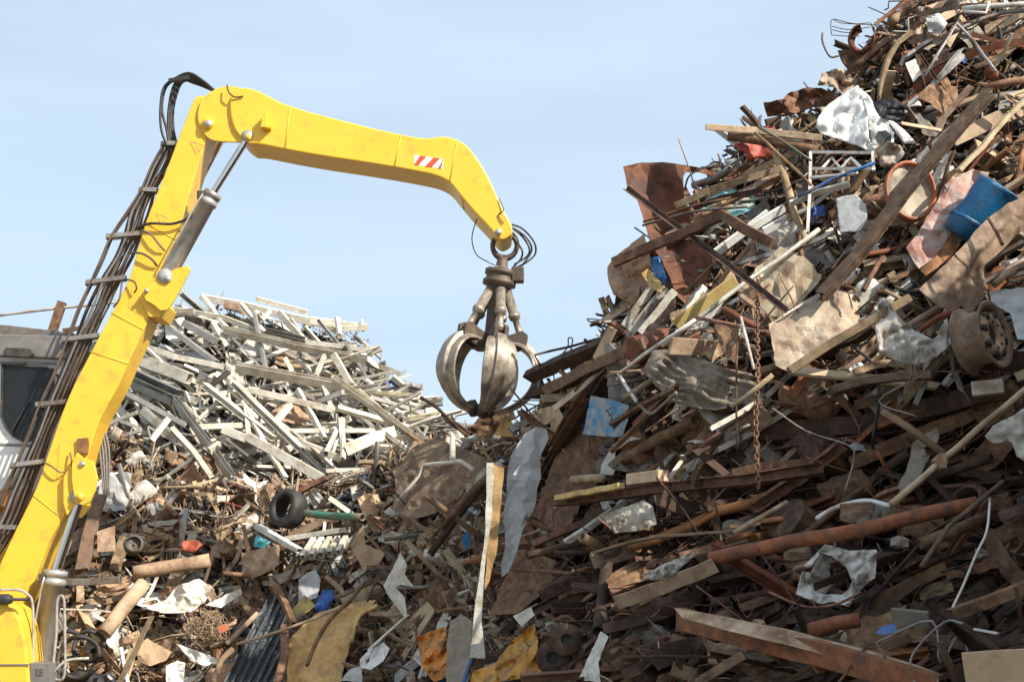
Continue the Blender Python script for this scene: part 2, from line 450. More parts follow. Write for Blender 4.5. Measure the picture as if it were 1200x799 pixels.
# head of the boom with pin
mb = MB()
lug = round_poly([(232, 140), (236, 118), (250, 106), (268, 101), (290, 108), (305, 140), (296, 164), (262, 166), (243, 161)], 5)
prism(mb, poly(lug, YF - .045), YF - .045, YF - .005)
mb2 = MB(); prism(mb2, poly(lug, YF + .525), YF + .525, YF + .565); mb2.build('head_cheek', 'machine_yellow', boom, 0.008)
lugo = mb.build('head_cheek', 'machine_yellow', boom, 0.008)
def pin(px, py, Y, r, name, parent, mat='cylinder_steel', length=0.05):
    mb = MB(); c = at(px, py, Y)
    lathe(mb, [(0, -length), (r * 0.55, -length), (r * 0.6, -length * 0.75), (r * 0.95, -length * 0.75), (r, -length * 0.6), (r, length)], c, (0, 1, 0), 20)
    return mb.build(name, mat, parent)
pin(244, 145, YF - 0.055, 0.085, 'pivot_pin', lugo, 'machine_yellow')
pin(244, 145, YF - 0.10, 0.05, 'pivot_pin', lugo, 'cylinder_steel', 0.02)

stick_pts = [(271, 113), (284, 103), (300, 106), (315, 113), (331, 121), (362, 131), (400, 141), (440, 151), (480, 159.5), (500, 162), (519, 160), (536, 164), (548, 172), (560, 187), (572, 207), (584, 233), (592, 250), (599, 262),
             (600, 273), (592, 280), (584, 279), (572, 265), (554, 246), (538, 227), (527, 214), (512, 206), (490, 201), (463, 196), (420, 189), (380, 183), (340, 176), (305, 169), (290, 167), (276, 153), (270, 133)]
mb = MB(); prism(mb, poly(round_poly(stick_pts, 4), YF - 0.10), YF - 0.10, YF + 0.62)
stick = mb.build('stick', 'machine_yellow', ex, 0.02)
mb = MB(); prism(mb, poly([(536, 226), (540, 219), (552, 233), (550, 238), (541, 237)], YF + 0.1), YF + 0.02, YF + 0.5)
mb.build('stop_block', 'machine_yellow', stick, 0.01)
pin(291, 161, YF - 0.12, 0.045, 'cylinder_pin', stick, 'machine_yellow', 0.03)
pin(584, 272, YF - 0.13, 0.05, 'link_pin', stick, 'cylinder_steel', 0.03)
for a, b in (((340, 124), (334, 175)), ((470, 158), (462, 196)), ((536, 165), (527, 213))):
    mb = MB(); sweep(mb, section('rod', .016), [at(*a, YF - .101), at(*b, YF - .101)], smooth=True); mb.build('weld_seam', 'machine_yellow', stick)
# small bracket on the side of the stick
mb = MB()
prism(mb, poly([(306, 150), (309, 133), (313, 134), (313, 150)], YF - 0.2), YF - 0.24, YF - 0.10)
prism(mb, poly([(306, 146), (318, 148), (317, 151), (306, 150)], YF - 0.2), YF - 0.235, YF - 0.11)
mb.build('step_bracket', 'machine_yellow', stick, 0.003)
# red and white warning stripes
ws = empty('warning_sticker', (0, 0, 0), None, None); ws.parent = stick
for k in ('label', 'category'):
    if k in ws: del ws[k]
del ws['kind']
ws.location = at(503, 190, YF - 0.104) - ex.location - stick.location
x0, y0, x1, y1 = 485.5, 181.5, 519.5, 186.5
hh = 11.5
segs = [(0, .12, 'reflective_white'), (.12, .40, 'reflective_red'), (.40, .62, 'reflective_white'), (.62, .86, 'reflective_red'), (.86, 1.0, 'reflective_white')]
def lp(t, v): return (x0 + (x1 - x0) * t, y0 + (y1 - y0) * t + v * hh)
def stripe(t0, t1, mat, nm):
    sl = 0.20
    q = [lp(max(0, min(1, t0 + sl)), 0), lp(max(0, min(1, t1 + sl)), 0), lp(max(0, min(1, t1 - sl * .4)), 1), lp(max(0, min(1, t0 - sl * .4)), 1)]
    mb = MB(); prism(mb, poly(q, YF - 0.108), YF - 0.108, YF - 0.1035)
    mb.build(nm, mat, ws)
mb = MB(); prism(mb, poly([lp(0, 0), lp(1, 0), lp(1, 1), lp(0, 1)], YF - 0.1034), YF - 0.1034, YF - 0.1005)
mb.build('white_backing', 'reflective_white', ws)
stripe(0.0, 0.22, 'reflective_red', 'red_stripe'); stripe(0.46, 0.68, 'reflective_red', 'red_stripe'); 
stripe(0.90, 1.0, 'reflective_red', 'red_stripe')
# faint warning triangles on the boom
for cx, cy, s in ((231, 172, 9), (190, 256, 7)):
    o3 = [(cx - s, cy - s * .8), (cx + s, cy - s * .2), (cx - s * .2, cy + s)]
    mb = MB()
    for i in range(3):
        a, b = o3[i], o3[(i + 1) % 3]
        dx, dy = b[0] - a[0], b[1] - a[1]; l = math.hypot(dx, dy); nx, ny = -dy / l * .8, dx / l * .8
        prism(mb, poly([a, b, (b[0] + nx, b[1] + ny), (a[0] + nx, a[1] + ny)], YF - 0.004), YF - 0.004 - 0.0005 * i, YF - 0.001)
    mb.build('warning_triangle', 'yellow_ochre', boom)

# cylinder bracket on the boom, both cheeks
br = [(167, 343), (173, 334), (186, 326), (196, 319), (206, 315), (220, 311), (223, 316), (214, 334), (203, 354), (196, 363), (188, 364), (180, 357), (171, 352)]
for y0 in (YF - 0.13, YF + 0.60):
    mb = MB(); prism(mb, poly(br, y0), y0, y0 + 0.05); b_ = mb.build('cylinder_bracket', 'machine_yellow', boom, 0.006)
pin(197, 327, YF - 0.14, 0.05, 'bracket_pin', boom); pin(172, 341, YF - 0.14, 0.03, 'bracket_pin', boom)
mb = MB(); prism(mb, poly([(164, 349), (172, 338), (186, 345), (196, 358), (188, 372), (176, 372)], YF - 0.01), YF - 0.055, YF + 0.57)
mb.build('bracket_box', 'machine_yellow', boom, 0.008)
# lower ear
ear = [(84, 543), (90, 530), (97, 536), (109, 540), (114, 560), (111, 575), (105, 588), (97, 592), (90, 589), (86, 578), (84, 562)]
for y0 in (YF - 0.15, YF + 0.60):
    mb = MB(); prism(mb, poly(ear, y0), y0, y0 + 0.06); mb.build('boom_ear', 'machine_yellow', boom, 0.008)
mb = MB(); prism(mb, poly([(76, 560), (84, 545), (94, 560), (92, 590), (80, 604), (76, 590)], YF - 0.02), YF - 0.088, YF + 0.598); mb.build('ear_box', 'machine_yellow', boom, 0.006)
pin(94, 582, YF - 0.16, 0.055, 'ear_pin', boom, 'machine_yellow'); pin(96, 544, YF - 0.16, 0.04, 'ear_pin', boom, 'chrome', 0.02)
mb = MB(); prism(mb, poly([(91, 514), (103, 513), (104, 520), (103, 532), (92, 530)], YF - 0.03), YF - 0.06, YF - 0.002); mb.build('cover_box', 'rust_orange', boom, 0.004)

def cylinder(a, b, c, Y0, rb, rr, parent, name='hydraulic_cylinder'):
    """barrel from a to b, rod from b to c (plan points) at distance Y0"""
    A, B, C_ = at(*a, Y0), at(*b, Y0), at(*c, Y0)
    ax = (B - A).normalized(); L_ = (B - A).length
    mb = MB()
    lathe(mb, [(0, 0), (rb * .8, 0), (rb, .04), (rb, L_ - .2), (rb * 1.16, L_ - .2), (rb * 1.16, L_ - .13), (rb * 1.05, L_ - .12), (rb * 1.05, L_ - .08), (rb * 1.18, L_ - .08), (rb * 1.18, L_), (rr, L_)], A, ax, 24)
    lathe(mb, [(0.001, -rb * 1.1), (rb * .9, -rb * 1.1), (rb * .9, rb * 1.1), (0.001, rb * 1.1)], A - ax * rb * 0.4, (0, 1, 0), 18)
    cy = mb.build(name, 'cylinder_steel', parent)
    mb = MB(); lathe(mb, [(rr, -.1), (rr, (C_ - B).length)], B, (C_ - B).normalized(), 20)
    mb.build('rod', 'chrome', cy)
    mb = MB(); lathe(mb, [(0.001, -rr * 1.6), (rr * 1.7, -rr * 1.6), (rr * 1.7, rr * 1.6), (0.001, rr * 1.6)], C_, (0, 1, 0), 18)
    mb.build('rod_eye', 'cylinder_steel', cy)
    mb = MB()                                          # feed pipe along the barrel and its block
    o_ = Vector((0, -rb * 1.0, 0)); s_ = Vector((-ax.z, 0, ax.x)) * rb * .75
    tube(mb, [A + o_ + s_ + ax * .12, A + o_ * 1.3 + s_ + ax * .3, B + o_ * 1.3 + s_ - ax * .3, B + o_ + s_ - ax * .1], 0.014, 6)
    mb.build('feed_pipe', 'cylinder_steel', cy)
    mb = MB(); q = B + s_ * 1.4 - ax * .12 + o_ * .5; box(mb, q - Vector((.05, .05, .06)), q + Vector((.05, .05, .06))); mb.build('hose_port', 'grapple_dark', cy, 0.01)
    return cy
cylinder((197, 322), (250, 226), (291, 161), YF - 0.03, 0.115, 0.05, ex)
cylinder((178, 330), (222, 236), (262, 160), YF + 0.66, 0.10, 0.045, ex)
cylinder((41, 812), (66, 668), (94, 582), YF - 0.02, 0.135, 0.065, ex)
cylinder((30, 806), (55, 672), (84, 582), YF + 0.66, 0.135, 0.065, ex)

# hoses up the back of the boom: plan lines, clamps
clamps = [((189, 169), (213, 168)), ((163, 222), (185, 223)), ((125, 277), (171, 273)), ((101, 331), (148, 325)), ((74, 398), (115, 393)), ((42, 474), (82, 470)), ((13, 545), (54, 540)), ((-20, 616), (24, 618))]
for (a, b) in clamps:
    mb = MB()
    sweep(mb, section('box', .07, .06, .008), [at(*a, YF + .12), at(*b, YF + .12)])
    sweep(mb, section('box', .07, .06, .008), [at(a[0], a[1] + 2, YF + .44), at(b[0], b[1] + 2, YF + .44)])
    sweep(mb, section('flat', .05, .03), [at(a[0] + 1, a[1] + 1, YF + .12), at(a[0] + 1, a[1] + 2, YF + .44)])
    mb.build('hose_clamp', 'steel_grey', boom)
nh = 14
path_top = [(204, 160), (189, 212), (168, 262), (141, 320), (107, 391), (74, 462), (44, 534), (14, 606), (-24, 690), (-62, 780)]
for h in range(nh):
    t = (h + .5) / nh
    pts = []; t_ = t
    for k, (a, b) in enumerate(clamps):
        t = t_ if k < 2 or h < 2 else (.34 if k == 2 else .22) + (.66 if k == 2 else .78) * t_
        wob = random.uniform(-.012, .012)
        yy = YF + .09 + .36 * ((h * 5 % nh) / nh) + wob
        p = at(a[0] + (b[0] - a[0]) * (.08 + .84 * t), a[1] + (b[1] - a[1]) * t, yy)
        pts.append(p)
        if k < len(clamps) - 1:
            a2, b2 = clamps[k + 1]
            m0 = (a[0] + (b[0] - a[0]) * (.08 + .84 * t) + a2[0] + (b2[0] - a2[0]) * (.08 + .84 * t)) / 2 + random.uniform(-2.2, 2.2)
            m1 = (a[1] + (b[1] - a[1]) * t + a2[1] + (b2[1] - a2[1]) * t) / 2
            pts.append(at(m0, m1, yy + random.uniform(-.03, .03)))
    pts += [at(-62 + 30 * t, 700, YF + .2), at(-96 + 30 * t, 780, YF + .25)]
    mb = MB(); tube(mb, pts, random.choice((.012, .015, .018, .026)), 7, 4)
    mb.build('hose', 'hose_brown' if h % 4 != 3 else 'machine_grey', boom)
# black loops over the knee
for k in range(6):
    d = k * 2.6; yy = YF + .05 + .07 * k
    pts = [at(196 + d * .9, 172, yy), at(193 + d * .8 - 4 * (k == 0), 152, yy), at(194 + d * .7 - 6 * (k < 2), 128, yy), at(198 + d * .9 - 6 * (k < 2), 103, yy), at(207 + d * .8, 91 + d * .3, yy), at(222 + d * .4, 86 + d * .9, yy), at(238, 95 + d * .5, yy), at(252 + d * .5, 107 + d * .3, yy), at(262, 116, yy)]
    mb = MB(); tube(mb, pts, 0.019, 8, 6); mb.build('knee_hose', 'hose_black', boom)
mb = MB(); sweep(mb, section('box', .06, .05, .008), [at(198, 95, YF), at(222, 91, YF)]); mb.build('hose_clamp', 'hose_black', boom)
# hoses that cross the boom to the cylinders, and the thin lead on the stick
for pts, r in (([(160, 268), (176, 262), (204, 262), (226, 252), (236, 236), (243, 226)], .02), ([(150, 296), (166, 297), (178, 304), (184, 312)], .018), ([(166, 270), (176, 274), (186, 286), (193, 294)], .016),
               ([(146, 327), (157, 330), (160, 338), (157, 343)], .012), ([(143, 330), (140, 350), (133, 360)], .014), ([(50, 541), (60, 546), (70, 553), (78, 552)], .012), ([(82, 530), (84, 540), (83, 548)], .012)):
    mb = MB(); tube(mb, [at(x, y, YF - .04 - (.05 if i not in (0, len(pts) - 1) else 0)) for i, (x, y) in enumerate(pts)], r, 7); mb.build('cross_hose', 'hose_brown' if r < .019 else 'hose_black', boom)
mb = MB(); tube(mb, [at(266, 100, YF - .12), at(268, 108, YF - .14), at(275, 114, YF - .13), at(285, 113, YF - .12)], .011, 6); mb.build('thin_lead', 'hose_black', stick)
mb = MB(); tube(mb, [at(585, 233, YF - .115), at(590, 246, YF - .13), at(584, 252, YF - .115), at(590, 262, YF - .12)], .008, 6); mb.build('thin_lead', 'grapple_dark', stick)
for k in range(4):
    mb = MB(); tube(mb, [at(112 + 3.6 * k, 498 + 2 * k, YF + .45), at(117 + 3.6 * k, 530, YF + .42), at(122 + 1.8 * k, 580, YF + .35)], .016, 6); mb.build('hydraulic_line', 'machine_grey', boom)

# cab
CY = 19.9
cab = MB()
side = [(-60, 398), (64, 404), (78, 418), (68, 468), (56, 504), (34, 538), (6, 574), (-60, 588)]
prism(cab, poly(side, CY), CY, CY + 1.55)
cabo = cab.build('cab', 'machine_white', ex, 0.05)
def on(pts, Y, y1, name, mat, parent, bev=0.0, curved=False):
    mb = MB(); prism(mb, poly(round_poly(pts, 4) if curved else pts, Y), Y, y1); return mb.build(name, mat, parent, bev)
glass = [(3, 427), (30, 428), (62, 432), (62, 452), (57, 482), (49, 503), (40, 514), (28, 517), (16, 511), (8, 502), (2, 488)]
on(glass, CY - .02, CY - .004, 'window', 'window_glass', cabo, 0, False)
wf = MB()
gl = [at(x, y, CY - .03) for x, y in glass + glass[:1]]
sweep(wf, section('flat', .045, .03), gl); wf.build('window_seal', 'black_rubber', cabo)
on([(-55, 428), (-8, 427), (-8, 500), (-55, 520)], CY - .02, CY - .004, 'window', 'window_glass', cabo)
hd = MB(); tube(hd, [at(66, 440, CY - .03), at(68, 442, CY - .09), at(64, 470, CY - .09), at(61, 473, CY - .03)], .014, 6); hd.build('handle', 'black_rubber', cabo)
wp = MB(); sweep(wp, section('flat', .03, .02), [at(12, 508, CY - .05), at(34, 470, CY - .05)]); wp.build('wiper', 'black_rubber', cabo)
on([(0, 519), (44, 521), (42, 524), (0, 522)], CY - .012, CY - .001, 'trim_line', 'machine_grey', cabo)
on([(-60, 424), (70, 427), (70, 424.5), (-60, 421.5)], CY - .05, CY - .001, 'rain_gutter', 'machine_grey', cabo)
# guard plates on the roof
on([(-70, 389), (98, 394), (104, 412), (88, 421), (30, 418), (-70, 414)], CY - .12, CY + 1.6, 'roof', 'machine_grey', cabo, .02)
on([(-70, 376), (10, 381), (86, 390), (86, 395), (-70, 391)], CY + .1, CY + 1.3, 'roof_guard', 'dull_steel', cabo, .01)
on([(6, 407), (35, 408), (40, 415), (34, 419), (6, 417)], CY - .16, CY - .1, 'roof_hatch', 'black_rubber', cabo, .01)  # plain dark hatch on the roof side, no lamp
on([(-70, 585), (16, 570), (13, 592), (-70, 606)], CY + .1, CY + 1.4, 'cab_riser_arm', 'orange_paint', cabo, .02)
# riser post, deck, housing, steps, wheels
zt = at(0, 707, 18.95).z
hs_ = [(-230, 704), (8, 707), (17, 713), (24, 728), (29, 747), (32, 772), (34, 800), (36, 900), (-230, 900)]
body = on(hs_, 18.5, 19.15, 'engine_cover', 'machine_yellow', ex, .03)
on([(-240, 779), (34.5, 777.5), (34.6, 779.3), (-240, 781)], 18.485, 18.499, 'cover_seam', 'machine_grey', body)
g0 = at(36, 900, 18.8)
dk = MB(); box(dk, (g0.x - 4.2, 18.45, g0.z - .35), (g0.x + .25, 21.6, g0.z - .002)); dk.build('deck', 'machine_grey', ex, .02)
rp = MB(); box(rp, (g0.x - 1.6, 20.7, g0.z), (g0.x - .9, 21.5, at(0, 590, 20.9).z)); rp.build('cab_riser', 'machine_yellow', ex, .02)
uc = MB(); box(uc, (g0.x - 4.6, 18.7, g0.z - .9), (g0.x + .5, 21.3, g0.z - .36)); und = uc.build('undercarriage', 'machine_grey', ex, .03)
for dx in (-4.1, -.2):
    for yy in (18.55, 21.45):
        mb = MB(); lathe(mb, [(.12, -.2), (.3, -.2), (.42, -.22), (.55, -.2), (.56, .2), (.42, .22), (.3, .2), (.12, .2)], (g0.x + dx, yy, .57), (0, 1, 0), 28); wh = mb.build('wheel', 'black_rubber', ex)
        mb = MB(); lathe(mb, [(.001, -.1), (.1, -.14), (.28, -.1), (.3, -.205), (.32, -.205)], (g0.x + dx, yy, .57), (0, 1, 0), 24); mb.build('rim', 'machine_yellow', wh)
on([(35, 776), (58, 776), (60, 800), (60, 930), (35, 930)], 18.55, 18.95, 'step_box', 'machine_grey', ex, .01)
on([(42, 783), (50, 783), (50, 791), (42, 791)], 18.54, 18.56, 'latch', 'dull_steel', ex, 0)
for pts in ([(0, 691), (22, 691), (32, 696), (38, 706), (39, 740), (39.5, 780)], [(62, 782), (66, 740), (67, 706), (71, 698), (75, 704), (76, 740), (75, 792), (60, 795)], [(60, 790), (78, 774), (104, 771)]):
    mb = MB(); tube(mb, [at(x, y, 18.75) for x, y in pts], .019, 8); mb.build('handrail', 'pale_metal', ex)
mb = MB(); lathe(mb, [(.001, -.12), (.05, -.12), (.07, -.07), (.07, .07), (.05, .12), (.02, .12), (.02, .35)], at(3, 702, 18.4), (1, 0, 0), 16); mb.build('mirror_bracket', 'black_rubber', ex)
lm(70, 600, 'the yellow boom')

# ------------------------------------------------------------------ the grapple hanging from the stick
GY = YF + .25
top = at(592, 285, GY); bot = at(562, 488, GY)
gax = (bot - top).normalized(); gl_ = (bot - top).length
gr = empty('orange_peel_grapple', top, 'open scratched steel grab with curved claws hanging from the end of the yellow arm', 'grapple')
S = gl_ / 202.0     # metres per unit of the plan along the axis
gu = gax.cross(Vector((0, 1, 0))).normalized(); gv = gax.cross(gu).normalized()
def G(h, r=0, a=0): return top + gax * (h * S) + (gu * math.cos(a) + gv * math.sin(a)) * (r * S)
# shackle
mb = MB()
ring = [G(0 + 15 * math.cos(t) + 3, 14 * math.sin(t), 0) for t in np.linspace(0, 2 * math.pi, 22)]
sweep(mb, [[(.055 * math.cos(a), .055 * math.sin(a)) for a in np.linspace(0, 2 * math.pi, 9)[:-1]]], ring, smooth=True, taper=[1 - .35 * abs(math.sin(t)) for t in np.linspace(0, 2 * math.pi, 22)])
mb.build('shackle', 'grapple_dark', gr)
mb = MB(); sweep(mb, section('box', .12, .1, .03), [at(590, 268, GY), at(594, 284, GY)]); mb.build('hanger_eye', 'grapple_dark', gr, .01)
mb = MB(); lathe(mb, [(2 * S, 16 * S), (6 * S, 18 * S), (7 * S, 28 * S), (9 * S, 32 * S), (18 * S, 33 * S), (18 * S, 38 * S), (16 * S, 39 * S), (16 * S, 44 * S), (19 * S, 45 * S), (19 * S, 50 * S), (14 * S, 52 * S), (13 * S, 58 * S), (10 * S, 62 * S), (8 * S, 112 * S), (12 * S, 116 * S), (13 * S, 126 * S), (0.001, 127 * S)], top, gax, 26)
rot = mb.build('rotator', 'grapple_dark', gr)
for k in range(10):
    a = k * 2 * math.pi / 10
    mb = MB(); lathe(mb, [(.001, -.012), (.016, -.012), (.016, .012), (.001, .012)], G(32, 16, a), gax, 8); mb.build('bolt', 'grapple_steel', rot)
mb = MB(); q = G(36, 20, 0.2); box(mb, q - Vector((.09, .09, .11)), q + Vector((.09, .09, .11))); mb.build('valve_block', 'grapple_dark', gr, .02)
# claws
prof = [(7, 121, 7, 5), (18, 117.5, 9, 6.5), (29, 117, 12, 7.5), (39, 120, 15, 8), (47, 127, 17.5, 7.5), (52.5, 137, 19, 7), (54.5, 149, 19.5, 6.5), (53, 162, 18.5, 6), (47, 174, 16, 5.5), (37, 184, 12, 5), (25, 191, 9, 4.5), (11, 195, 5.5, 4), (3, 194, 3, 3)]
def claw(a):
    mb = MB(); P = []
    C_ = [smooth_path([(r, h, 0) for r, h, w, t in prof], 3)][0]
    Wd = [smooth_path([(w, t, 0) for r, h, w, t in prof], 3)][0]
    vs = []; n = len(C_)
    NW = 8
    for i in range(n):
        c = C_[i]; tn = (C_[min(i + 1, n - 1)] - C_[max(i - 1, 0)]).normalized(); nr = Vector((tn.y, -tn.x, 0))
        if nr.dot(Vector((c.x - 15, c.y - 146, 0))) < 0: nr = -nr
        w, t = Wd[i].x, Wd[i].y
        er = gu * math.cos(a) + gv * math.sin(a); et = -gu * math.sin(a) + gv * math.cos(a)
        cs = [(-1, -.15), (-.98, .15), (-.72, .40), (-.42, .46), (-.34, 1.0), (.34, 1.0), (.42, .46), (.72, .40), (.98, .15), (1, -.15), (.55, -.18), (0, -.22), (-.55, -.18)]
        for (x, y) in cs:
            rr = c.x + nr.x * y * t; hh_ = c.y + nr.y * y * t
            vs.append(top + gax * (hh_ * S) + er * (rr * S) + et * (x * w * S))
    m = 13; fs = []
    for i in range(n - 1):
        for j in range(m):
            k = (j + 1) % m
            fs.append((i * m + j, i * m + k, (i + 1) * m + k, (i + 1) * m + j))
    fs.append(tuple(range(m))); fs.append(tuple(range((n - 1) * m, n * m))[::-1])
    mb.add(vs, fs, True)
    # pivot ears at the root
    cl = mb.build('claw', 'grapple_steel', gr); cl.data.set_sharp_from_angle(angle=R(32))
    es = MB()
    for sgn in (-1, 1):
        et = (-gu * math.sin(a) + gv * math.cos(a)) * (sgn * 6 * S)
        q = [G(h, r, a) + et for r, h in ((8, 110), (22, 106), (34, 100), (41, 104), (41, 118), (22, 126), (8, 126))]
        d = et.normalized() * .03
        vs = [p - d for p in q] + [p + d for p in q]; k = len(q)
        es.add(vs, [tuple(range(k)), tuple(range(2 * k - 1, k - 1, -1))] + [((i + 1) % k, i, k + i, k + (i + 1) % k) for i in range(k)])
    es.build('pivot_ear', 'grapple_dark', cl, .006)
    tp = MB()
    lathe(tp, [(.001, -.1), (5 * S, -.09), (7.5 * S, .0), (6 * S, .1), (.001, .12)], G(193, 11, a), (er * -.5 + gax).normalized(), 10)
    tp.build('claw_tip', 'grapple_dark', cl)
    A, B = G(56, 10, a), G(106, 33, a); ax = (B - A).normalized(); L_ = (B - A).length
    mb = MB(); lathe(mb, [(.001, -.03), (5.6 * S, 0), (5.6 * S, L_ * .50), (6.8 * S, L_ * .50), (6.8 * S, L_ * .57), (6 * S, L_ * .58), (6 * S, L_ * .62), (3.8 * S, L_ * .63), (3.8 * S, L_ * .92), (4.5 * S, L_ * .94), (4.5 * S, L_), (.001, L_)], A, ax, 16)
    c2 = mb.build('claw_cylinder', 'grapple_steel', gr)
    mb = MB(); et = (-gu * math.sin(a) + gv * math.cos(a)); lathe(mb, [(.001, -8 * S), (3.4 * S, -8 * S), (3.4 * S, 8 * S), (.001, 8 * S)], B, et, 12); mb.build('cylinder_pin', 'grapple_dark', c2)
for k in range(5): claw(R(73 + 72 * k))
# hoses to the grapple
for pts in ([(596, 262), (612, 268), (626, 284), (627, 298), (616, 308), (604, 314)], [(598, 266), (611, 276), (620, 290), (618, 300), (603, 310)], [(596, 272), (604, 282), (612, 294), (610, 304), (602, 312)],
            [(594, 264), (606, 270), (618, 280), (623, 294), (612, 311)], [(562, 250), (557, 262), (553, 280), (558, 298), (570, 306), (580, 311)]):
    mb = MB(); tube(mb, [at(x, y, GY - .1 + .05 * (i % 2)) for i, (x, y) in enumerate(pts)], .014 if pts[0][0] > 570 else .008, 7); mb.build('hose', 'hose_black' if pts[0][0] > 570 else 'grapple_dark', gr)
# ------------------------------------------------------------------ scrap one can point at
def Z(x0, y0, k):
    return lambda *p: [(x0 + a[0] * k, y0 + a[1] * k, *(a[2:])) for a in p]
zA = Z(150, 330, .288)      # pale profiles
zB = Z(400, 440, .25)
zC = Z(250, 600, .249)
zD = Z(450, 560, .299)
zE = Z(600, 380, .2752)
zF = Z(700, 150, .3129)
zG = Z(900, 0, .2504)
zH = Z(920, 180, .2753)
zI = Z(900, 380, .2752)
zJ = Z(650, 560, .2992)
zK = Z(900, 570, .2865)
zL = Z(0, 540, .3243)
zM = Z(0, 300, .3128)
HERO = []
def done(o, pts, phrase):
    cx = sum(p[0] for p in pts) / len(pts); cy = sum(p[1] for p in pts) / len(pts)
    if phrase: lm(cx, cy, phrase)
    HERO.append(o)
    return o

def bar(name, label, cat, pts, kind, wpx, mat, off=-.35, hr=1.0, roll=0.0, jit=.006, phrase=None, surf=H, D=None, t=None, sm=0, up=None, group=None, taper=None):
    P = []
    for p in pts:
        o = off + (p[2] if len(p) > 2 else 0)
        P.append(at(p[0], p[1], D + o) if D else surf(p[0], p[1], o))
    w = wpx * mpp(sum(q.y for q in P) / len(P))
    if sm: P = smooth_path(P, sm)
    elif jit: P = resample(P, .28, jit)
    mb = MB()
    sweep(mb, section(kind, w, w * hr, t), P, roll, kind in ('pipe', 'rod'), up=up)
    o = mb.build(name, mat)
    if kind in ('I', 'U', 'L', 'box', 'plank', 'flat') and w > .03:
        bv = o.modifiers.new('bevel', 'BEVEL'); bv.width = min(.006, w * .06); bv.segments = 1; bv.limit_method = 'ANGLE'; bv.angle_limit = R(50)
    tag(o, label, cat, group, 'thing')
    return done(o, pts, phrase)

def sheet_mesh(P2, depth, thick, crumple, fold=None, step=None, seed=0, smooth=False, fine=.35, freq=1.3, rag=.28):
    """P2 plan outline; depth(px,py) -> Y; returns an MB of a crumpled plate with thickness"""
    rnd = random.Random(seed)
    n = len(P2)
    xs = [p[0] for p in P2]; ys = [p[1] for p in P2]
    ext = max(max(xs) - min(xs), max(ys) - min(ys))
    step = step or max(2.6, ext / 17)
    V = []; E = []
    for i in range(n):
        a, b = P2[i], P2[(i + 1) % n]
        m = max(1, int(math.hypot(b[0] - a[0], b[1] - a[1]) / (step * 1.2)))
        for k in range(m):
            j = rag * step if k else 0
            V.append(Vector((a[0] + (b[0] - a[0]) * k / m + rnd.uniform(-j, j), a[1] + (b[1] - a[1]) * k / m + rnd.uniform(-j, j))))
    nb = len(V); E = [(i, (i + 1) % nb) for i in range(nb)]
    y = min(ys) + step / 2; r = 0
    while y < max(ys):
        x = min(xs) + (step / 2 if r % 2 else step)
        while x < max(xs):
            V.append(Vector((x + rnd.uniform(-.25, .25) * step, y + rnd.uniform(-.25, .25) * step)))
            x += step
        y += step * .9; r += 1
    vo, eo, fo, *_ = delaunay_2d_cdt(V, E, [], 1, 1e-4)
    crumple = crumple * 1.15 + .004
    front = []
    sx = rnd.uniform(0, 50)
    for v in vo:
        Y = depth(v.x, v.y)
        p = at(v.x, v.y, Y)
        q = p * freq + Vector((sx, 0, 0))
        d = (1 - 2 * abs(noise.noise(q))) * crumple + (1 - 2 * abs(noise.noise(q * 2.7))) * crumple * fine + noise.noise(q * 7) * crumple * fine * .4
        if fold:
            d += fold(v.x, v.y)
        front.append(at(v.x, v.y, Y + d))
    back = [p + Vector((0, thick, 0)) for p in front]
    N = len(front)
    fs = []; cnt = {}
    for f in fo:
        a = [vo[i] for i in f]
        ar = (a[1].x - a[0].x) * (a[2].y - a[0].y) - (a[2].x - a[0].x) * (a[1].y - a[0].y)
        f = list(f) if ar < 0 else list(f)[::-1]
        fs.append(tuple(f)); fs.append(tuple(i + N for i in f[::-1]))
        for i in range(len(f)):
            e = (f[i], f[(i + 1) % len(f)]); cnt[e] = cnt.get(e, 0) + 1
    for (a, b) in list(cnt):
        if (b, a) not in cnt: fs.append((b, a, a + N, b + N))
    mb = MB(); mb.add(front + back, fs, smooth)
    return mb

def sheet(name, label, cat, pts, mat, off=-.35, thick=.01, crumple=.06, fold=None, phrase=None, surf='H', D=None, smooth=False, tilt=None, fine=.5, freq=1.8, parent=None, step=None, rag=.16):
    """tilt: (gx, gy) change of distance per unit of the plan from the centre, else the sheet follows the heap averaged"""
    cx = sum(p[0] for p in pts) / len(pts); cy = sum(p[1] for p in pts) / len(pts)
    SD = HD if surf == 'H' else WD
    D0 = D or SD(cx, cy)
    def depth(x, y):
        if tilt: return D0 + off + tilt[0] * (x - cx) + tilt[1] * (y - cy)
        if D: return D0 + off
        return SD(x, y) * .6 + D0 * .4 + off
    mb = sheet_mesh([(p[0], p[1]) for p in pts], depth, thick, crumple, fold, step, abs(hash(label or name)) % 9999 if False else int(cx * 7 + cy * 13) % 9999, smooth, fine, freq, rag)
    o = mb.build(name, mat, parent)
    if parent is None:
        tag(o, label, cat, None, 'thing'); return done(o, pts, phrase)
    return o

def ripple(ax, ay, wl, amp):
    return lambda x, y: amp * math.sin((x * ax + y * ay) / wl * 2 * math.pi)

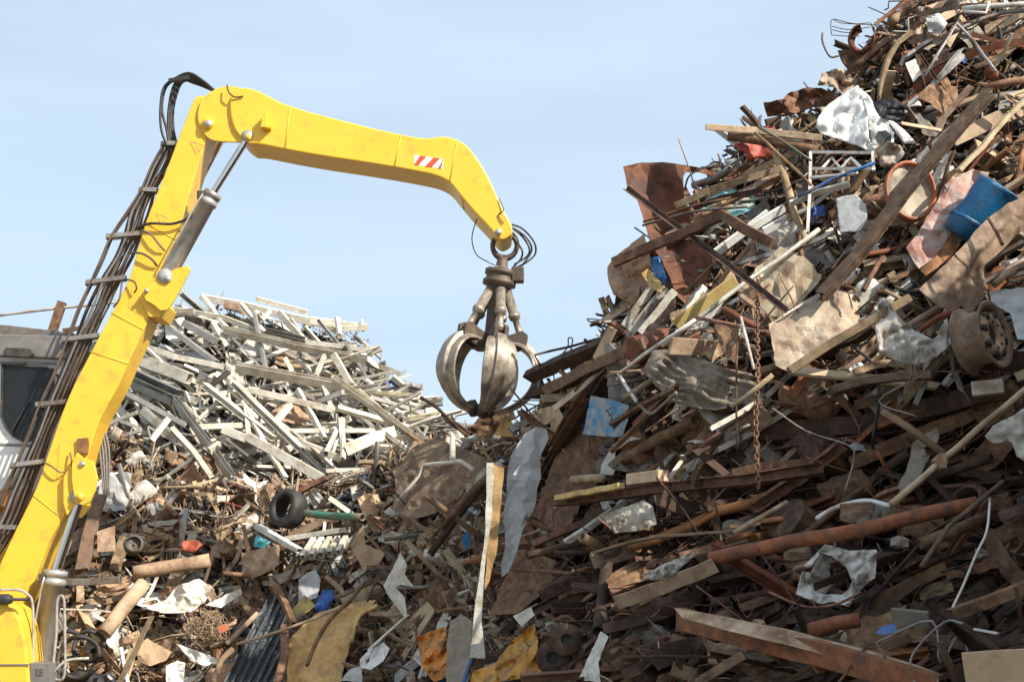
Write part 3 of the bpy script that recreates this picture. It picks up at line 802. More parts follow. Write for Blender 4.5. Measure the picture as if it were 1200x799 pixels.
# ---- the pale aluminium heap: bars seen one by one
prof = [
 (zA((300, 60), (400, 190)), 'box', 8, 'cream_profile', .4), (zA((300, 66), (450, 92), (620, 132), (800, 175), (862, 202)), 'box', 9, 'cream_profile', .9), (zA((460, 92), (552, 206)), 'I', 8, 'cream_profile', .3),
 (zA((615, 125), (720, 246)), 'box', 8, 'cream_profile', .3), (zA((775, 158), (875, 280)), 'I', 8, 'grey_profile', .3), (zA((865, 192), (978, 185)), 'U', 7, 'cream_profile', .4),
 (zA((390, 195), (680, 262), (972, 318)), 'I', 10, 'cream_profile', -.15), (zA((440, 348), (690, 392), (915, 435)), 'I', 13, 'cream_profile', -.3), (zA((835, 295), (905, 418)), 'box', 8, 'cream_profile', -.1),
 (zA((900, 418), (1045, 548)), 'I', 11, 'cream_profile', -.2), (zA((345, 172), (402, 275)), 'box', 9, 'cream_profile', .1), (zA((425, 408), (560, 540), (705, 682)), 'I', 12, 'cream_profile', -.45),
 (zA((700, 680), (812, 795)), 'I', 10, 'grey_profile', -.4), (zA((490, 440), (840, 522)), 'box', 8, 'cream_profile', -.2), (zA((485, 628), (790, 800)), 'U', 11, 'cream_profile', -.5),
 (zA((310, 420), (470, 545), (600, 640)), 'I', 13, 'cream_profile', -.35), (zA((190, 478), (305, 630), (425, 795)), 'I', 11, 'grey_profile', -.5), (zA((180, 600), (265, 690), (345, 805)), 'box', 9, 'cream_profile', -.6),
 (zA((-10, 355), (210, 455)), 'U', 17, 'grey_profile', -.5), (zA((160, 180), (360, 330)), 'box', 9, 'grey_profile', -.1), (zA((210, 40), (315, 132)), 'U', 13, 'grey_profile', .4),
 (zA((130, 128), (268, 122)), 'U', 9, 'cream_profile', -.1), (zA((270, 592), (465, 585)), 'box', 7, 'cream_profile', -.4), (zA((385, 600), (485, 640)), 'U', 10, 'cream_profile', -.45),
 (zA((805, 700), (872, 562)), 'box', 8, 'cream_profile', -.45), (zA((862, 560), (878, 722)), 'box', 8, 'cream_profile', -.4), (zA((885, 685), (1045, 628)), 'U', 14, 'cream_profile', -.5),
 (zA((800, 770), (1045, 763)), 'box', 7, 'cream_profile', -.5), (zA((640, 608), (1045, 606)), 'box', 8, 'cream_profile', -.3), (zA((515, 130), (560, 350)), 'box', 6, 'grey_profile', .1),
 (zA((640, 315), (672, 372)), 'box', 8, 'cream_profile', 0), (zA((720, 245), (1000, 282)), 'U', 6, 'grey_profile', .2), (zA((560, 200), (720, 238)), 'U', 9, 'grey_profile', .2),
 (zA((728, 340), (748, 390)), 'box', 5, 'cream_profile', .1), (zA((765, 385), (800, 300)), 'box', 6, 'cream_profile', .0), (zA((545, 155), (580, 118)), 'box', 5, 'cream_profile', .1),
 (zA((690, 440), (800, 640)), 'box', 7, 'cream_profile', -.1), (zA((600, 570), (660, 500)), 'box', 9, 'cream_profile', -.3), (zA((230, 170), (375, 250)), 'box', 12, 'grey_profile', .0),
 (zA((480, 500), (490, 650)), 'box', 6, 'cream_profile', -.4), (zA((610, 620), (870, 720)), 'U', 9, 'cream_profile', -.35), (zA((60, 520), (200, 650)), 'U', 10, 'cream_profile', -.4),
 (zA((90, 650), (160, 560)), 'box', 10, 'cream_profile', -.65), (zA((330, 690), (375, 660)), 'box', 9, 'cream_profile', -.6), (zA((0, 410), (180, 490)), 'I', 9, 'grey_profile', -.3),
 (zB((-40, 10), (130, 130), (350, 295)), 'I', 11, 'cream_profile', -.55), (zB((-20, 150), (120, 190), (310, 245)), 'box', 8, 'cream_profile', -.4), (zB((240, 5), (362, 108)), 'box', 7, 'cream_profile', .1),
 (zB((395, 165), (530, 190)), 'U', 8, 'cream_profile', -.1), (zB((-15, 490), (200, 405), (432, 308)), 'L', 9, 'cream_profile', -.85), (zB((15, 352), (130, 300), (245, 262)), 'U', 14, 'cream_profile', -.6),
 (zB((130, 100), (300, 150), (420, 200)), 'box', 7, 'grey_profile', -.1), (zB((60, 330), (330, 340)), 'box', 6, 'cream_profile', -.5), (zB((5, 200), (8, 390)), 'box', 6, 'cream_profile', -.6),
 (zB((120, 80), (345, 95)), 'U', 7, 'cream_profile', .0), (zB((230, 280), (400, 300)), 'U', 9, 'cream_profile', -.4), (zB((300, 210), (470, 180)), 'U', 10, 'cream_profile', -.25),
 ([(203, 362), (262, 372), (330, 398)], 'box', 6, 'cream_profile', .3), ([(160, 402), (205, 418), (262, 430)], 'box', 7, 'cream_profile', -.2), ([(285, 470), (310, 520), (335, 560)], 'box', 6, 'cream_profile', -.4),
 ([(395, 372), (398, 392)], 'box', 6, 'cream_profile', .3), ([(424, 374), (426, 388)], 'box', 5, 'cream_profile', .4), ([(362, 375), (428, 384)], 'U', 9, 'cream_profile', .5), ([(300, 350), (360, 366)], 'box', 6, 'cream_profile', .9),
 ([(180, 352), (232, 372)], 'box', 7, 'cream_profile', .5), ([(140, 440), (230, 470)], 'box', 8, 'cream_profile', -.3), ([(150, 462), (220, 500)], 'box', 9, 'grey_profile', -.4), ([(440, 500), (500, 545)], 'I', 8, 'cream_profile', -.6),
]
adj_k = {'I': 'flanged', 'U': 'open-sided', 'box': 'square hollow', 'L': 'angled'}
seen_l = {}
def where_w(px, py):
    v = 'on the crest' if py < 372 else 'high' if py < 410 else 'halfway up' if py < 455 else 'low' if py < 505 else 'at the foot'
    h = 'beside the yellow boom' if px < 205 else 'left of the middle' if px < 280 else 'in the middle' if px < 355 else 'right of the middle' if px < 430 else 'near the grab'
    return v, h
for i, (pts, k, w, m, off) in enumerate(prof):
    a, b = pts[0], pts[-1]
    L_ = math.hypot(b[0] - a[0], b[1] - a[1]); ang = math.degrees(math.atan2(a[1] - b[1], b[0] - a[0]))
    if ang > 90: ang -= 180
    if ang < -90: ang += 180
    tl = 'lying level' if abs(ang) < 14 else 'steep' if abs(ang) > 58 else 'falling rightward' if ang < 0 else 'rising rightward'
    cx, cy = (a[0] + b[0]) / 2, (a[1] + b[1]) / 2
    v, h = where_w(cx, cy)
    size = 'long' if L_ > 75 else 'short' if L_ < 32 else 'middling'
    label = f"{size} {'cream' if m == 'cream_profile' else 'grey'} {adj_k[k]} bar {tl}, {v}, {h}"
    bar('aluminium_profile', label, 'metal bar', pts, k, w * .95, m, off - .45, hr=.55 if k != 'box' else .7, roll=R(random.choice((0, 90, 20, 70, 45))), jit=.004, surf=W, group='pale aluminium profiles in the far heap')
lm(300, 360, 'the crest of the pale heap'); lm(420, 440, 'the pale bars'); lm(250, 480, 'the foot of the pale bars')

# blue and white printed panels among the pale bars
sheet('printed_sheet', 'white panel with blue print wedged in pale bars beside the yellow boom', 'panel', zA((150, 170), (230, 140), (225, 215), (205, 260), (155, 230)), 'white_paint', .0, surf='W', crumple=.05)
sheet('pale_blue_sheet', 'pale blue flat panel behind the grey bars beside the boom', 'panel', zA((225, 270), (300, 260), (370, 330), (300, 345), (230, 320)), 'grey_sheet', .1, surf='W', crumple=.04)
sheet('crumpled_foil', 'crumpled pale sheet at the left end of the pale heap', 'sheet', zA((60, 190), (120, 150), (150, 200), (130, 260), (70, 250)), 'pale_metal', .0, surf='W', crumple=.22, freq=3)
sheet('crumpled_foil', 'big crumpled grey-white sheet hanging in the middle of the pale heap', 'sheet', zA((395, 285), (450, 290), (470, 350), (500, 470), (460, 520), (400, 420)), 'pale_metal', -.35, surf='W', crumple=.2, freq=3)
sheet('metal_plate', 'tan rectangular plate lying among pale bars left of the middle', 'sheet', zA((450, 270), (490, 230), (580, 265), (550, 300), (480, 300)), 'pale_metal', -.3, surf='W', crumple=.03)
bar('ribbed_duct', 'pale ribbed square duct lying at the left of the pale heap', 'duct', zA((60, 320), (250, 395)), 'box', 14, 'cream_profile', -.45, surf=W, phrase='the pale ribbed duct')
sheet('blue_sheet', 'small bright blue sheet among the pale bars under the top right corner', 'sheet', zB((205, 25), (245, 20), (255, 50), (215, 60)), 'blue_paint', -.2, surf='W', crumple=.05)
sheet('blue_sheet', 'dark blue ribbed sheet lying under the foot of the pale bars', 'sheet', zB((70, 455), (220, 455), (235, 500), (110, 510)), 'blue_paint', -.9, surf='W', crumple=.05, phrase='the dark blue sheet')
bar('rusty_strip', 'orange rusty strip across the top of the pale heap', 'strip', zA((395, 95), (460, 110)), 'flat', 9, 'rust_tan', .1, surf=W)

# ---- background rail left of the boom
rl = empty('guard_rail', at(30, 395, 26), 'thin pale pipe railing on brown posts behind the cab', 'railing')
for pts, n_, m_, w_ in (([(-60, 378), (10, 368), (60, 362), (120, 356), (160, 352)], 'rail', 'pale_metal', .035), ([(-30, 420), (-6, 366)], 'post', 'rust_brown', .07), ([(57, 402), (73, 354)], 'post', 'rust_brown', .09), ([(74, 388), (95, 384), (100, 400)], 'bracket', 'rust_brown', .05)):
    mb = MB(); sweep(mb, section('rod' if n_ == 'rail' else 'box', w_ * 1.6, w_ * 1.6, .02), [at(x, y, 26) for x, y in pts], smooth=n_ == 'rail'); mb.build(n_, m_, rl)

# ---- the tall heap
rp_ = zF((97, 145), (160, 130), (245, 128), (330, 140), (345, 148), (322, 180), (325, 270), (352, 350), (350, 400), (425, 480), (420, 560), (330, 660), (300, 630), (240, 490), (200, 440), (170, 330), (150, 270), (112, 222))
o = sheet('torn_steel_plate', 'big torn orange-brown rusty plate standing up at the heap edge against the sky', 'metal plate', rp_, 'plate_rust', -.75, .015, .16, phrase='the torn orange-brown plate', freq=1.0, fine=.25, rag=.12, fold=lambda x, y: .32 * math.sin(max(0, min(1, (x - 728 - max(0, y - 200) * .42) / 62)) * math.pi) - .15)
sheet('curled_lip', None, None, zF((325, 138), (400, 150), (480, 178), (520, 150), (555, 142), (535, 175), (500, 195), (460, 188), (380, 165), (335, 165)), 'plate_rust', -.5, .012, .12, D=17.0, parent=o)
bar('bent_flat_beam', 'brown flat beam bent like a boomerang in front of the torn plate', 'beam', zF((60, 505), (160, 462), (310, 400), (470, 325), (560, 385), (655, 432)), 'plank', 8, 'rust_brown', -1.45, hr=1.5, phrase='the boomerang-shaped beam')
bar('dark_angle_bar', 'long dark angle bar slanting down from the torn plate to the chain', 'metal bar', zF((105, 222), (330, 390), (560, 565), (705, 682)), 'L', 7, 'rust_dark', -1.3, phrase='the dark slanting angle bar')
sheet('crushed_box', 'crushed brown sheet box sticking out at the left edge of the tall heap', 'sheet', zF((38, 520), (70, 480), (175, 395), (196, 470), (205, 560), (140, 662), (90, 640), (60, 622), (40, 560)), 'cardboard', -.55, .02, .2, phrase='the crushed brown box', freq=1.6)
sheet('yellow_scrap', 'small crumpled yellow sheet beside the crushed brown box', 'sheet', zF((165, 545), (190, 525), (240, 580), (245, 620), (200, 600)), 'wood_yellow', -1.0, .01, .1)
sheet('blue_bag', 'crumpled blue bag tucked behind the torn orange-brown plate', 'bag', zF((198, 490), (232, 480), (262, 570), (250, 590), (205, 540)), 'blue_plastic', -.95, .02, .08, smooth=True, freq=4)
bar('long_pipe', 'long thin pale pipe rising from left to right under the white slabs', 'pipe', zF((240, 815), (420, 680), (560, 572), (740, 450), (830, 380)), 'rod', 6, 'pale_metal', -.9, phrase='the long pale pipe')
bar('yellow_plank', 'yellowish plank lying under the long pale pipe', 'plank', zF((290, 735), (520, 570)), 'plank', 15, 'wood_yellow', -.7, hr=.3, roll=R(60), phrase='the yellowish plank')
bar('brown_rod', 'short brown rod below the yellowish plank pointing at the chain', 'rod', zF((365, 708), (530, 742)), 'rod', 5, 'rust_brown', -1.0)
for i, (q, w) in enumerate(((((100, 745), (210, 590)), 10), (((125, 765), (260, 600)), 11), (((160, 770), (290, 610)), 10))):
    bar('pale_lath', ['outer pale slat of the fan at the heap edge', 'middle pale slat of the fan at the heap edge', 'inner pale slat of the fan beside the dark disc'][i], 'slat', zF(*q), 'plank', w, 'pale_metal', -.5 - .06 * i, hr=.2, roll=R(75), group='pale slats fanned at the heap edge')
sheet('dark_disc', 'dark rounded sheet below the torn plate beside the pale slats', 'sheet', zF((180, 710), (200, 660), (250, 630), (295, 640), (290, 700), (230, 770), (185, 760)), 'rust_dark', -.6, .02, .05, smooth=True)
bar('hollow_pipe', 'thick brown pipe with open dark end pointing at the sky near the top planks', 'pipe', zF((488, 30), (640, 52), (830, 82)), 'pipe', 12, 'rust_brown', -.75, phrase='the open-ended brown pipe')
bar('top_plank', 'light brown plank lying above the open-ended brown pipe', 'plank', zF((405, -4), (600, 10), (840, 38)), 'plank', 8, 'wood_pale', -.9, hr=.3, roll=R(80), phrase='the light brown top plank')
bar('green_rod', 'thin green rod slanting down past the open-ended pipe', 'rod', zF((600, -5), (700, 55), (800, 122)), 'rod', 3.2, 'green_paint', -1.05)
bar('thin_rod', 'thin rusty rod slanting down over the open-ended brown pipe', 'rod', zF((590, 18), (690, 110), (800, 214)), 'rod', 4, 'rust_brown', -1.1)
bar('thin_rod', 'thin grey rod crossing in front of the torn orange-brown plate', 'rod', zF((170, 365), (340, 315), (560, 295)), 'rod', 3.4, 'dull_steel', -1.1)
bar('thin_rod', 'thin brown rod just above another rod crossing the torn plate', 'rod', zF((172, 352), (330, 300), (500, 262)), 'rod', 3, 'rust_brown', -1.0)
bar('wood_strip', 'broken pale strip rising rightward above the white slabs', 'strip', zF((290, 292), (420, 235), (560, 190), (690, 152)), 'plank', 8, 'rust_tan', -.7, hr=.3, roll=R(70))
for i, q in enumerate((((480, 440), (640, 318)), ((560, 385), (700, 300)), ((440, 470), (520, 410)), ((620, 390), (710, 340)))):
    bar('white_slab', ['long white slab left in the row over the bent beam', 'highest white slab of the row over the bent beam', 'smallest white slab beside the bent beam', 'lower right white slab in the row over the bent beam'][i], 'slab', zF(*q), 'plank', 11, 'white_plastic', -.75 + .05 * i, hr=.3, roll=R(55), group='white slabs over the bent beam', phrase='the white slabs' if i == 1 else None)
sheet('teal_plate', 'dented plate with flaking teal paint behind the torn orange-brown plate', 'metal plate', zF((380, 300), (430, 240), (500, 225), (590, 255), (590, 300), (520, 330), (390, 335)), 'teal_paint', -.3, .01, .1, phrase='the teal plate')
sheet('rust_canister', 'crumpled orange-red canister under the open-ended brown pipe', 'can', zF((515, 62), (560, 45), (640, 78), (660, 105), (600, 110), (565, 120), (560, 95)), 'red_paint', -.65, .05, .1, smooth=True)
bar('black_cable', 'black cable looping against the sky from the torn plate', 'cable', zF((328, 225), (345, 180), (400, 150), (490, 140), (560, 98)), 'rod', 2.2, 'hose_black', -.5, sm=6, D=17.0)
bar('steel_strap', 'dark strap crossing behind the teal plate', 'strap', zF((360, 300), (470, 262), (620, 232)), 'flat', 7, 'rust_dark', -.5, hr=.3, roll=R(60))

# chain
def chain(pts, link_px, name, label):
    P = smooth_path([H(x, y, o) for x, y, o in pts], 12)
    L_ = link_px * mpp(P[0].y); r = L_ * .14
    mb = MB(); acc = 0; prev = P[0]; k = 0; nxt = 0.0
    for a, b in zip(P, P[1:]):
        seg = (b - a).length
        while nxt <= acc + seg:
            c = a.lerp(b, (nxt - acc) / seg); t = (b - a).normalized()
            s = t.cross(Vector((0, 1, 0))).normalized() if k % 2 == 0 else Vector((0, 1, 0)); s = (s + Vector((random.uniform(-.3, .3), random.uniform(-.3, .3), 0))).normalized()
            ringp = [c + t * (L_ * .62 * math.cos(u) * (1 if abs(math.cos(u)) < .8 else 1)) + s * (L_ * .34 * math.sin(u)) for u in np.linspace(0, 2 * math.pi, 13)]
            sweep(mb, [[(r * math.cos(a_), r * math.sin(a_)) for a_ in np.linspace(0, 2 * math.pi, 7)[:-1]]], ringp, smooth=True)
            nxt += L_ * .88; k += 1
        acc += seg
    o = mb.build(name, 'rust_brown'); tag(o, label, 'chain', None, 'thing'); return done(o, pts, 'the hanging chain')
chain([(889, 326, -1.15), (887, 380, -1.05), (888, 440, -1.0), (886, 500, -1.3), (889, 572, -1.2)], 7.2, 'hanging_chain', 'rusty chain hanging straight down the face of the tall heap')

# top right corner
tarp = zG((238, 545), (270, 500), (330, 455), (420, 400), (462, 450), (472, 640), (512, 715), (470, 712), (440, 690), (340, 655), (250, 628), (225, 590))
sheet('white_sack', 'big white plastic sack draped beside the white drum near the heap top', 'sack', tarp, 'white_plastic', -.75, .02, .07, fold=ripple(1, .25, 12, .014), smooth=True, phrase='the big white sack', freq=2.5, fine=.6)
sheet('stained_sheet', 'crumpled cream and grey sheet standing above the big white sack', 'sheet', zG((232, 400), (250, 345), (300, 330), (345, 315), (370, 370), (430, 430), (350, 450), (310, 400)), 'cream_stained', -.4, .012, .16, freq=3)
o = sheet('white_fender', 'dented white curved fender with a dark round hole beside the big white sack', 'fender', zG((425, 405), (475, 450), (520, 545), (590, 570), (640, 610), (700, 675), (640, 672), (590, 600), (585, 700), (540, 735), (500, 700), (478, 640), (462, 520)), 'white_plastic', -.6, .02, .08, smooth=True, phrase='the white fender', freq=2.5)
sheet('hole', None, None, zG((500, 640), (515, 615), (550, 610), (578, 632), (575, 665), (545, 680), (510, 668)), 'black_rubber', -.74, .01, .01, parent=o)  # black patch laid on as the shaded opening
sheet('dark_interior_sheet', 'black crumpled sheet standing in for the dark hollow above the white fender', 'sheet', zG((490, 480), (560, 460), (640, 490), (640, 560), (590, 560), (525, 540)), 'black_rubber', -.6, .02, .1, freq=3)  # black colour paints the shaded interior above the fender
sheet('brown_bucket', 'dark brown crushed bucket against the sky near the top of the heap', 'bucket', zG((328, 236), (400, 232), (470, 245), (445, 320), (395, 350), (350, 290)), 'rust_brown', -.3, .03, .1, phrase='the crushed dark bucket', smooth=True)
mb = MB(); c = H(1010, 45, -.3); lathe(mb, [(.15, -.05), (.17, .0), (.16, .3), (.1, .32)], c, (.3, 1, .3), 20, dent=.04, a0=.4, a1=5.4); o = mb.build('curved_shell', 'rust_orange'); tag(o, 'open curved rusty shell just above the crushed dark bucket', 'shell', None, 'thing'); done(o, [(1010, 45)], None)
for i, q in enumerate((((480, 108), (400, 112), (310, 90)), ((478, 128), (380, 140), (300, 125)), ((420, 155), (350, 152), (300, 140)), ((500, 118), (350, 110), (298, 95), (296, 165)), ((430, 170), (360, 170), (300, 165)))):
    bar('thin_wire', ['top', 'second', 'third', 'hooked', 'lowest'][i] + ' thin wire of the spray poking into the sky at the heap top', 'wire', zG(*q), 'rod', 1.1, 'rust_dark', -.2 + .03 * i, sm=5, D=17.0, group='wires poking into the sky')
bar('hooked_rod', 'grey hooked rod poking into the sky beside the crushed dark bucket', 'rod', zG((255, 155), (256, 200), (290, 266), (332, 262)), 'rod', 2.6, 'dull_steel', -.2, D=17.0, sm=4)
bar('hooked_rod', 'thin black hooked rod at the very top edge against the sky', 'rod', zG((640, 5), (565, 8), (562, 40), (545, 48)), 'rod', 2, 'rust_dark', -.2, D=17.0)
bar('great_beam', 'long dark brown beam slanting from the top right down beside the orange dish', 'beam', [(1160, 108), (1110, 165), (1060, 225), (1005, 300), (962, 348)], 'I', 14, 'rust_dark', -1.1, hr=.9, roll=R(25), phrase='the long dark slanting beam')
bar('white_pipe', 'white pipe lying level at the top right corner', 'pipe', zG((910, 42), (1050, 30), (1260, 18)), 'rod', 7, 'white_paint', -.9, phrase='the white pipe')
bar('white_pipe', 'short white pipe crossing the level white pipe in the top corner', 'pipe', zG((915, 55), (1020, 62), (1035, 10)), 'rod', 4, 'white_paint', -.95)
bar('brown_pipe', 'thick brown pipe entering level from the edge at the top corner', 'pipe', zG((1012, 415), (1110, 390), (1260, 368)), 'pipe', 10, 'rust_brown', -.95, phrase='the thick brown pipe')
bar('bent_tube', 'grey bent tube forming a corner under the white pipe', 'tube', zG((735, 355), (800, 250), (885, 110), (960, 190), (1065, 335)), 'rod', 4.2, 'steel_grey', -1.0, phrase='the grey bent tube')
bar('pale_branch', 'long pale greenish pipe crossing under the white pipe', 'pipe', zG((840, 165), (1000, 90), (1100, 60), (1260, 45)), 'rod', 6, 'steel_grey', -.8)
sheet('small_white_plate', 'small clean white rectangular plate in the rusty clutter near the top', 'metal plate', zG((642, 296), (690, 275), (718, 350), (680, 385)), 'white_paint', -.85, .01, .01, phrase='the small white plate')
sheet('tan_washer', 'white plastic sheet piece among rust below the white pipe', 'sheet', zG((740, 80), (800, 60), (840, 110), (810, 160), (750, 150)), 'grey_sheet', -.7, .01, .08)
bar('pale_post', 'pale wooden post leaning in from the edge above the blue barrel', 'post', zG((890, 802), (1000, 690), (1110, 560), (1210, 460)), 'plank', 9, 'wood_pale', -1.05, hr=.6, phrase='the pale wooden post')
sheet('crushed_drum', 'crushed brown drum end lying at the skyline above the top planks', 'drum', zG((-20, 480), (70, 465), (90, 440), (190, 408), (250, 412), (300, 430), (330, 445), (300, 500), (210, 500), (100, 540), (0, 545)), 'rust_brown', -.35, .03, .2, freq=2.5, phrase='the crushed drum at the skyline')
wf_ = empty('welded_trestle', H(985, 195, -.9), 'white welded frame with legs on the top planks below the white sack', 'frame')
def fb(pts, w, nm='bar', mat='white_paint', off=-.95, par=wf_):
    mb = MB(); ww = w * mpp(15); sweep(mb, section('box', ww, ww), [H(x, y, off) for x, y in pts]); return mb.build(nm, mat, par)
for q in (((200, 712), (490, 716)), ((205, 790), (500, 790)), ((200, 712), (196, 900), (185, 1090)), ((490, 712), (494, 800)), ((250, 790), (300, 740), (340, 790), (390, 740), (440, 790))):
    fb(zG(*q), 3.4)
lm(985, 195, 'the white frame')
bar('blue_rod', 'bright blue rod lying beside the white frame', 'rod', zH((55, 185), (200, 110), (380, 40)), 'rod', 4.5, 'blue_paint', -1.0)
bar('white_profile', 'white flat bar slanting below the white frame', 'metal bar', zH((20, 215), (140, 165), (275, 130)), 'plank', 9, 'white_paint', -.85, hr=.4, roll=R(40))
bar('white_profile', 'white flat bar lying level under the white frame', 'metal bar', zH((110, 104), (300, 86)), 'plank', 7, 'white_paint', -.95, hr=.4)
sheet('beige_casting', 'lumpy beige part below the white drum', 'casting', zG((520, 700), (560, 660), (620, 680), (640, 720), (600, 770), (540, 765)), 'concrete', -.9, .12, .12, smooth=True, freq=4)

# dish, peeling panel, barrel, box plate, rim
c = H(1066, 225, -.75); dx = Vector((.12, -1, .12)).normalized()
mb = MB(); lathe(mb, [(.02, 0.03), (.19, .02), (.245, -.01), (.25, .0), (.2, .05), (.02, .07)], c, -dx, 36, dent=.012)
dish = mb.build('round_dish', 'dish_cream'); dish.scale = (1.0, 1, 1.2); tag(dish, 'round cream dish with orange rim and black spots under the dark slanting beam', 'dish', None, 'thing'); done(dish, [(1066, 225)], 'the orange-rimmed dish')
mb = MB(); lathe(mb, [(.243, 0.0), (.262, -.055), (.285, -.055), (.285, .03), (.25, .04)], c, -dx, 36, dent=.012); mb.build('rim_band', 'dish_orange', dish)
sheet('peeling_sheet', 'long pink and white peeling panel between dish and blue barrel', 'panel', zH((800, 65), (870, 80), (850, 130), (740, 290), (690, 360), (640, 440), (570, 490), (515, 400), (600, 290), (660, 180), (740, 90)), 'pink_peel', -.85, .012, .09, phrase='the peeling panel')
sheet('reddish_sheet', 'reddish brown sheet below the pink peeling panel', 'sheet', zH((640, 440), (700, 350), (745, 385), (700, 450), (600, 520), (575, 495)), 'rust_orange', -.7, .012, .06)
mb = MB(); c = H(1150, 246, -.9); ax = Vector((.62, -.3, .85)).normalized()
lathe(mb, [(.001, -.36), (.15, -.36), (.2, -.34), (.235, -.28), (.25, -.1), (.245, 0), (.25, .1), (.235, .25), (.24, .28), (.215, .30), (.2, .28), (.001, .27)], c, ax, 32, dent=.05)
o = mb.build('blue_barrel', 'blue_plastic'); tag(o, 'dented bright blue plastic barrel lying slanted near the right edge', 'barrel', None, 'thing'); done(o, [(1145, 250)], 'the blue barrel')
mb = MB(); lathe(mb, [(.252, -.02), (.262, 0), (.252, .02)], c + ax * -.18, ax, 32, dent=.05); mb.build('hoop', 'blue_plastic', o)
bx = zH((570, 578), (660, 490), (780, 370), (880, 262), (960, 200), (1060, 120), (1060, 290), (940, 395), (850, 475), (862, 590), (790, 690), (660, 655))
sheet('folded_steel_plate', 'large brown folded plate with bright scratched edge above the rusty wheel rim', 'metal plate', bx, 'plate_brown', -1.0, .02, .03, fold=lambda x, y: .35 * max(0, ((x - 1077) * .72 + (y - 338) * .70 - 22) / 40), phrase='the folded brown plate')
bar('bent_spike', 'short rusty spike standing on the folded brown plate', 'rod', zH((865, 275), (900, 330), (925, 388)), 'rod', 4, 'rust_brown', -1.25)
bar('bent_spike', 'bent rusty hook lying on the lower end of the folded brown plate', 'rod', zH((722, 432), (770, 480), (810, 545), (865, 585)), 'rod', 3.2, 'rust_brown', -1.25)
sheet('white_disc', 'pale grey sheet with curved edge under the white frame', 'sheet', zH((218, 190), (300, 170), (345, 220), (350, 280), (320, 330), (235, 335)), 'grey_sheet', -.9, .02, .02, smooth=True, phrase='the pale round-edged sheet')
# wheel rim
wc = H(1150, 396, -.9); wa = Vector((.70, -.70, .12)).normalized()
wh_ = empty('lorry_wheel', wc, 'rusty brown steel lorry wheel rim without tyre near the right edge', 'wheel')
mb = MB(); lathe(mb, [(.30, -.16), (.315, -.15), (.315, -.135), (.27, -.12), (.25, -.08), (.245, .05), (.27, .11), (.31, .125), (.325, .14), (.31, .15), (.255, .13), (.23, .06), (.235, -.08), (.285, -.14)], wc, wa, 44, dent=.008); mb.build('barrel', 'plate_brown', wh_)
mb = MB()
hub = [(.245, .02), (.232, .09), (.20, .135), (.16, .15), (.12, .135), (.085, .125), (.08, .04)]
lathe(mb, hub, wc, wa, 40); mb.build('disc', 'rust_tan', wh_)
u = wa.orthogonal().normalized(); v = wa.cross(u)
for k in range(8):
    a = k * math.pi / 4
    mb = MB(); lathe(mb, [(.001, .004), (.036, .004), (.038, -.04)], wc + wa * .146 + (u * math.cos(a) + v * math.sin(a)) * .19, wa, 12); mb.build('hand_hole', 'black_rubber', wh_)
    mb = MB(); lathe(mb, [(.001, .012), (.012, .012), (.012, -.01)], wc + wa * .138 + (u * math.cos(a + .3) + v * math.sin(a + .3)) * .125, wa, 6); mb.build('stud', 'rust_dark', wh_)
mb = MB(); lathe(mb, [(.001, .0), (.083, .0)], wc + wa * .1, wa, 20); mb.build('hub_bore', 'black_rubber', wh_)
lm(1150, 396, 'the rusty wheel rim')
sheet('white_sheet', 'smooth pale sheet behind the rusty wheel rim at the edge', 'sheet', zH((870, 585), (1090, 560), (1090, 800), (990, 790), (960, 680), (880, 640)), 'grey_sheet', -.55, .01, .05, phrase='the pale sheet behind the wheel')
bar('tube_end', 'short pale tube sticking out of shadow above the rusty wheel rim', 'tube', zH((890, 560), (930, 520), (980, 500)), 'pipe', 9, 'rust_tan', -.8)
# sack and rags
sk = zH((398, 640), (412, 618), (440, 620), (455, 655), (500, 710), (560, 760), (640, 790), (690, 700), (700, 760), (690, 830), (640, 870), (560, 900), (470, 880), (400, 840), (385, 740))
sheet('tied_sack', 'dirty white cloth sack tied at the neck hanging left of the rusty rim', 'sack', sk, 'rag_white', -1.05, .03, .13, fold=ripple(1, -.5, 17, .012), smooth=True, phrase='the tied white sack', freq=4.5, fine=.7)
for i in range(18):
    x = 1052 + i * 1.9 + random.uniform(-1, 1); y = 405 + random.uniform(0, 20)
    if i % 2 == 0:
        fr = MB(); tube(fr, [H(x, y, -1.02), H(x + random.uniform(-2, 2), y + 14, -1.04), H(x + random.uniform(-7, 7), y + random.uniform(16, 34), -1.0)], .004, 4, 3)
        fr.build('frayed_thread', 'canvas_grey', bpy.data.objects['tied_sack'])
sheet('white_rag', 'torn white rag hanging at the right edge under the wheel rim', 'rag', zI((925, 475), (960, 430), (1040, 390), (1120, 340), (1120, 600), (1060, 560), (1040, 500), (960, 505)), 'rag_white', -.95, .02, .1, fold=ripple(.6, 1, 19, .012), smooth=True, phrase='the torn white rag', freq=3)
sheet('stained_casing', 'cream and rust stained box panel beside the chain', 'panel', zH((-70, 725), (60, 640), (190, 573), (330, 608), (310, 720), (240, 800), (20, 930), (-40, 900)), 'cream_stained', -.7, .015, .05, phrase='the stained cream panel', fold=lambda x, y: .3 * max(0, (x - 985) / 20))
bar('metal_lip_strip', 'pale metal lip along the top of the stained cream panel', 'strip', zH((-10, 690), (195, 573), (330, 606)), 'flat', 3, 'pale_metal', -.85, hr=.6)
bar('square_timber', 'brown squared timber with bright cut end below the stained cream panel', 'timber', zI((90, 200), (260, 90), (450, -20), (600, -110)), 'plank', 13, 'wood_brown', -1.0, hr=.8, phrase='the squared timber')
bar('square_timber', 'brown squared timber lying almost level under the tied white sack', 'timber', zI((285, 280), (420, 240), (560, 222), (700, 215)), 'plank', 12, 'wood_brown', -.75, hr=.8)
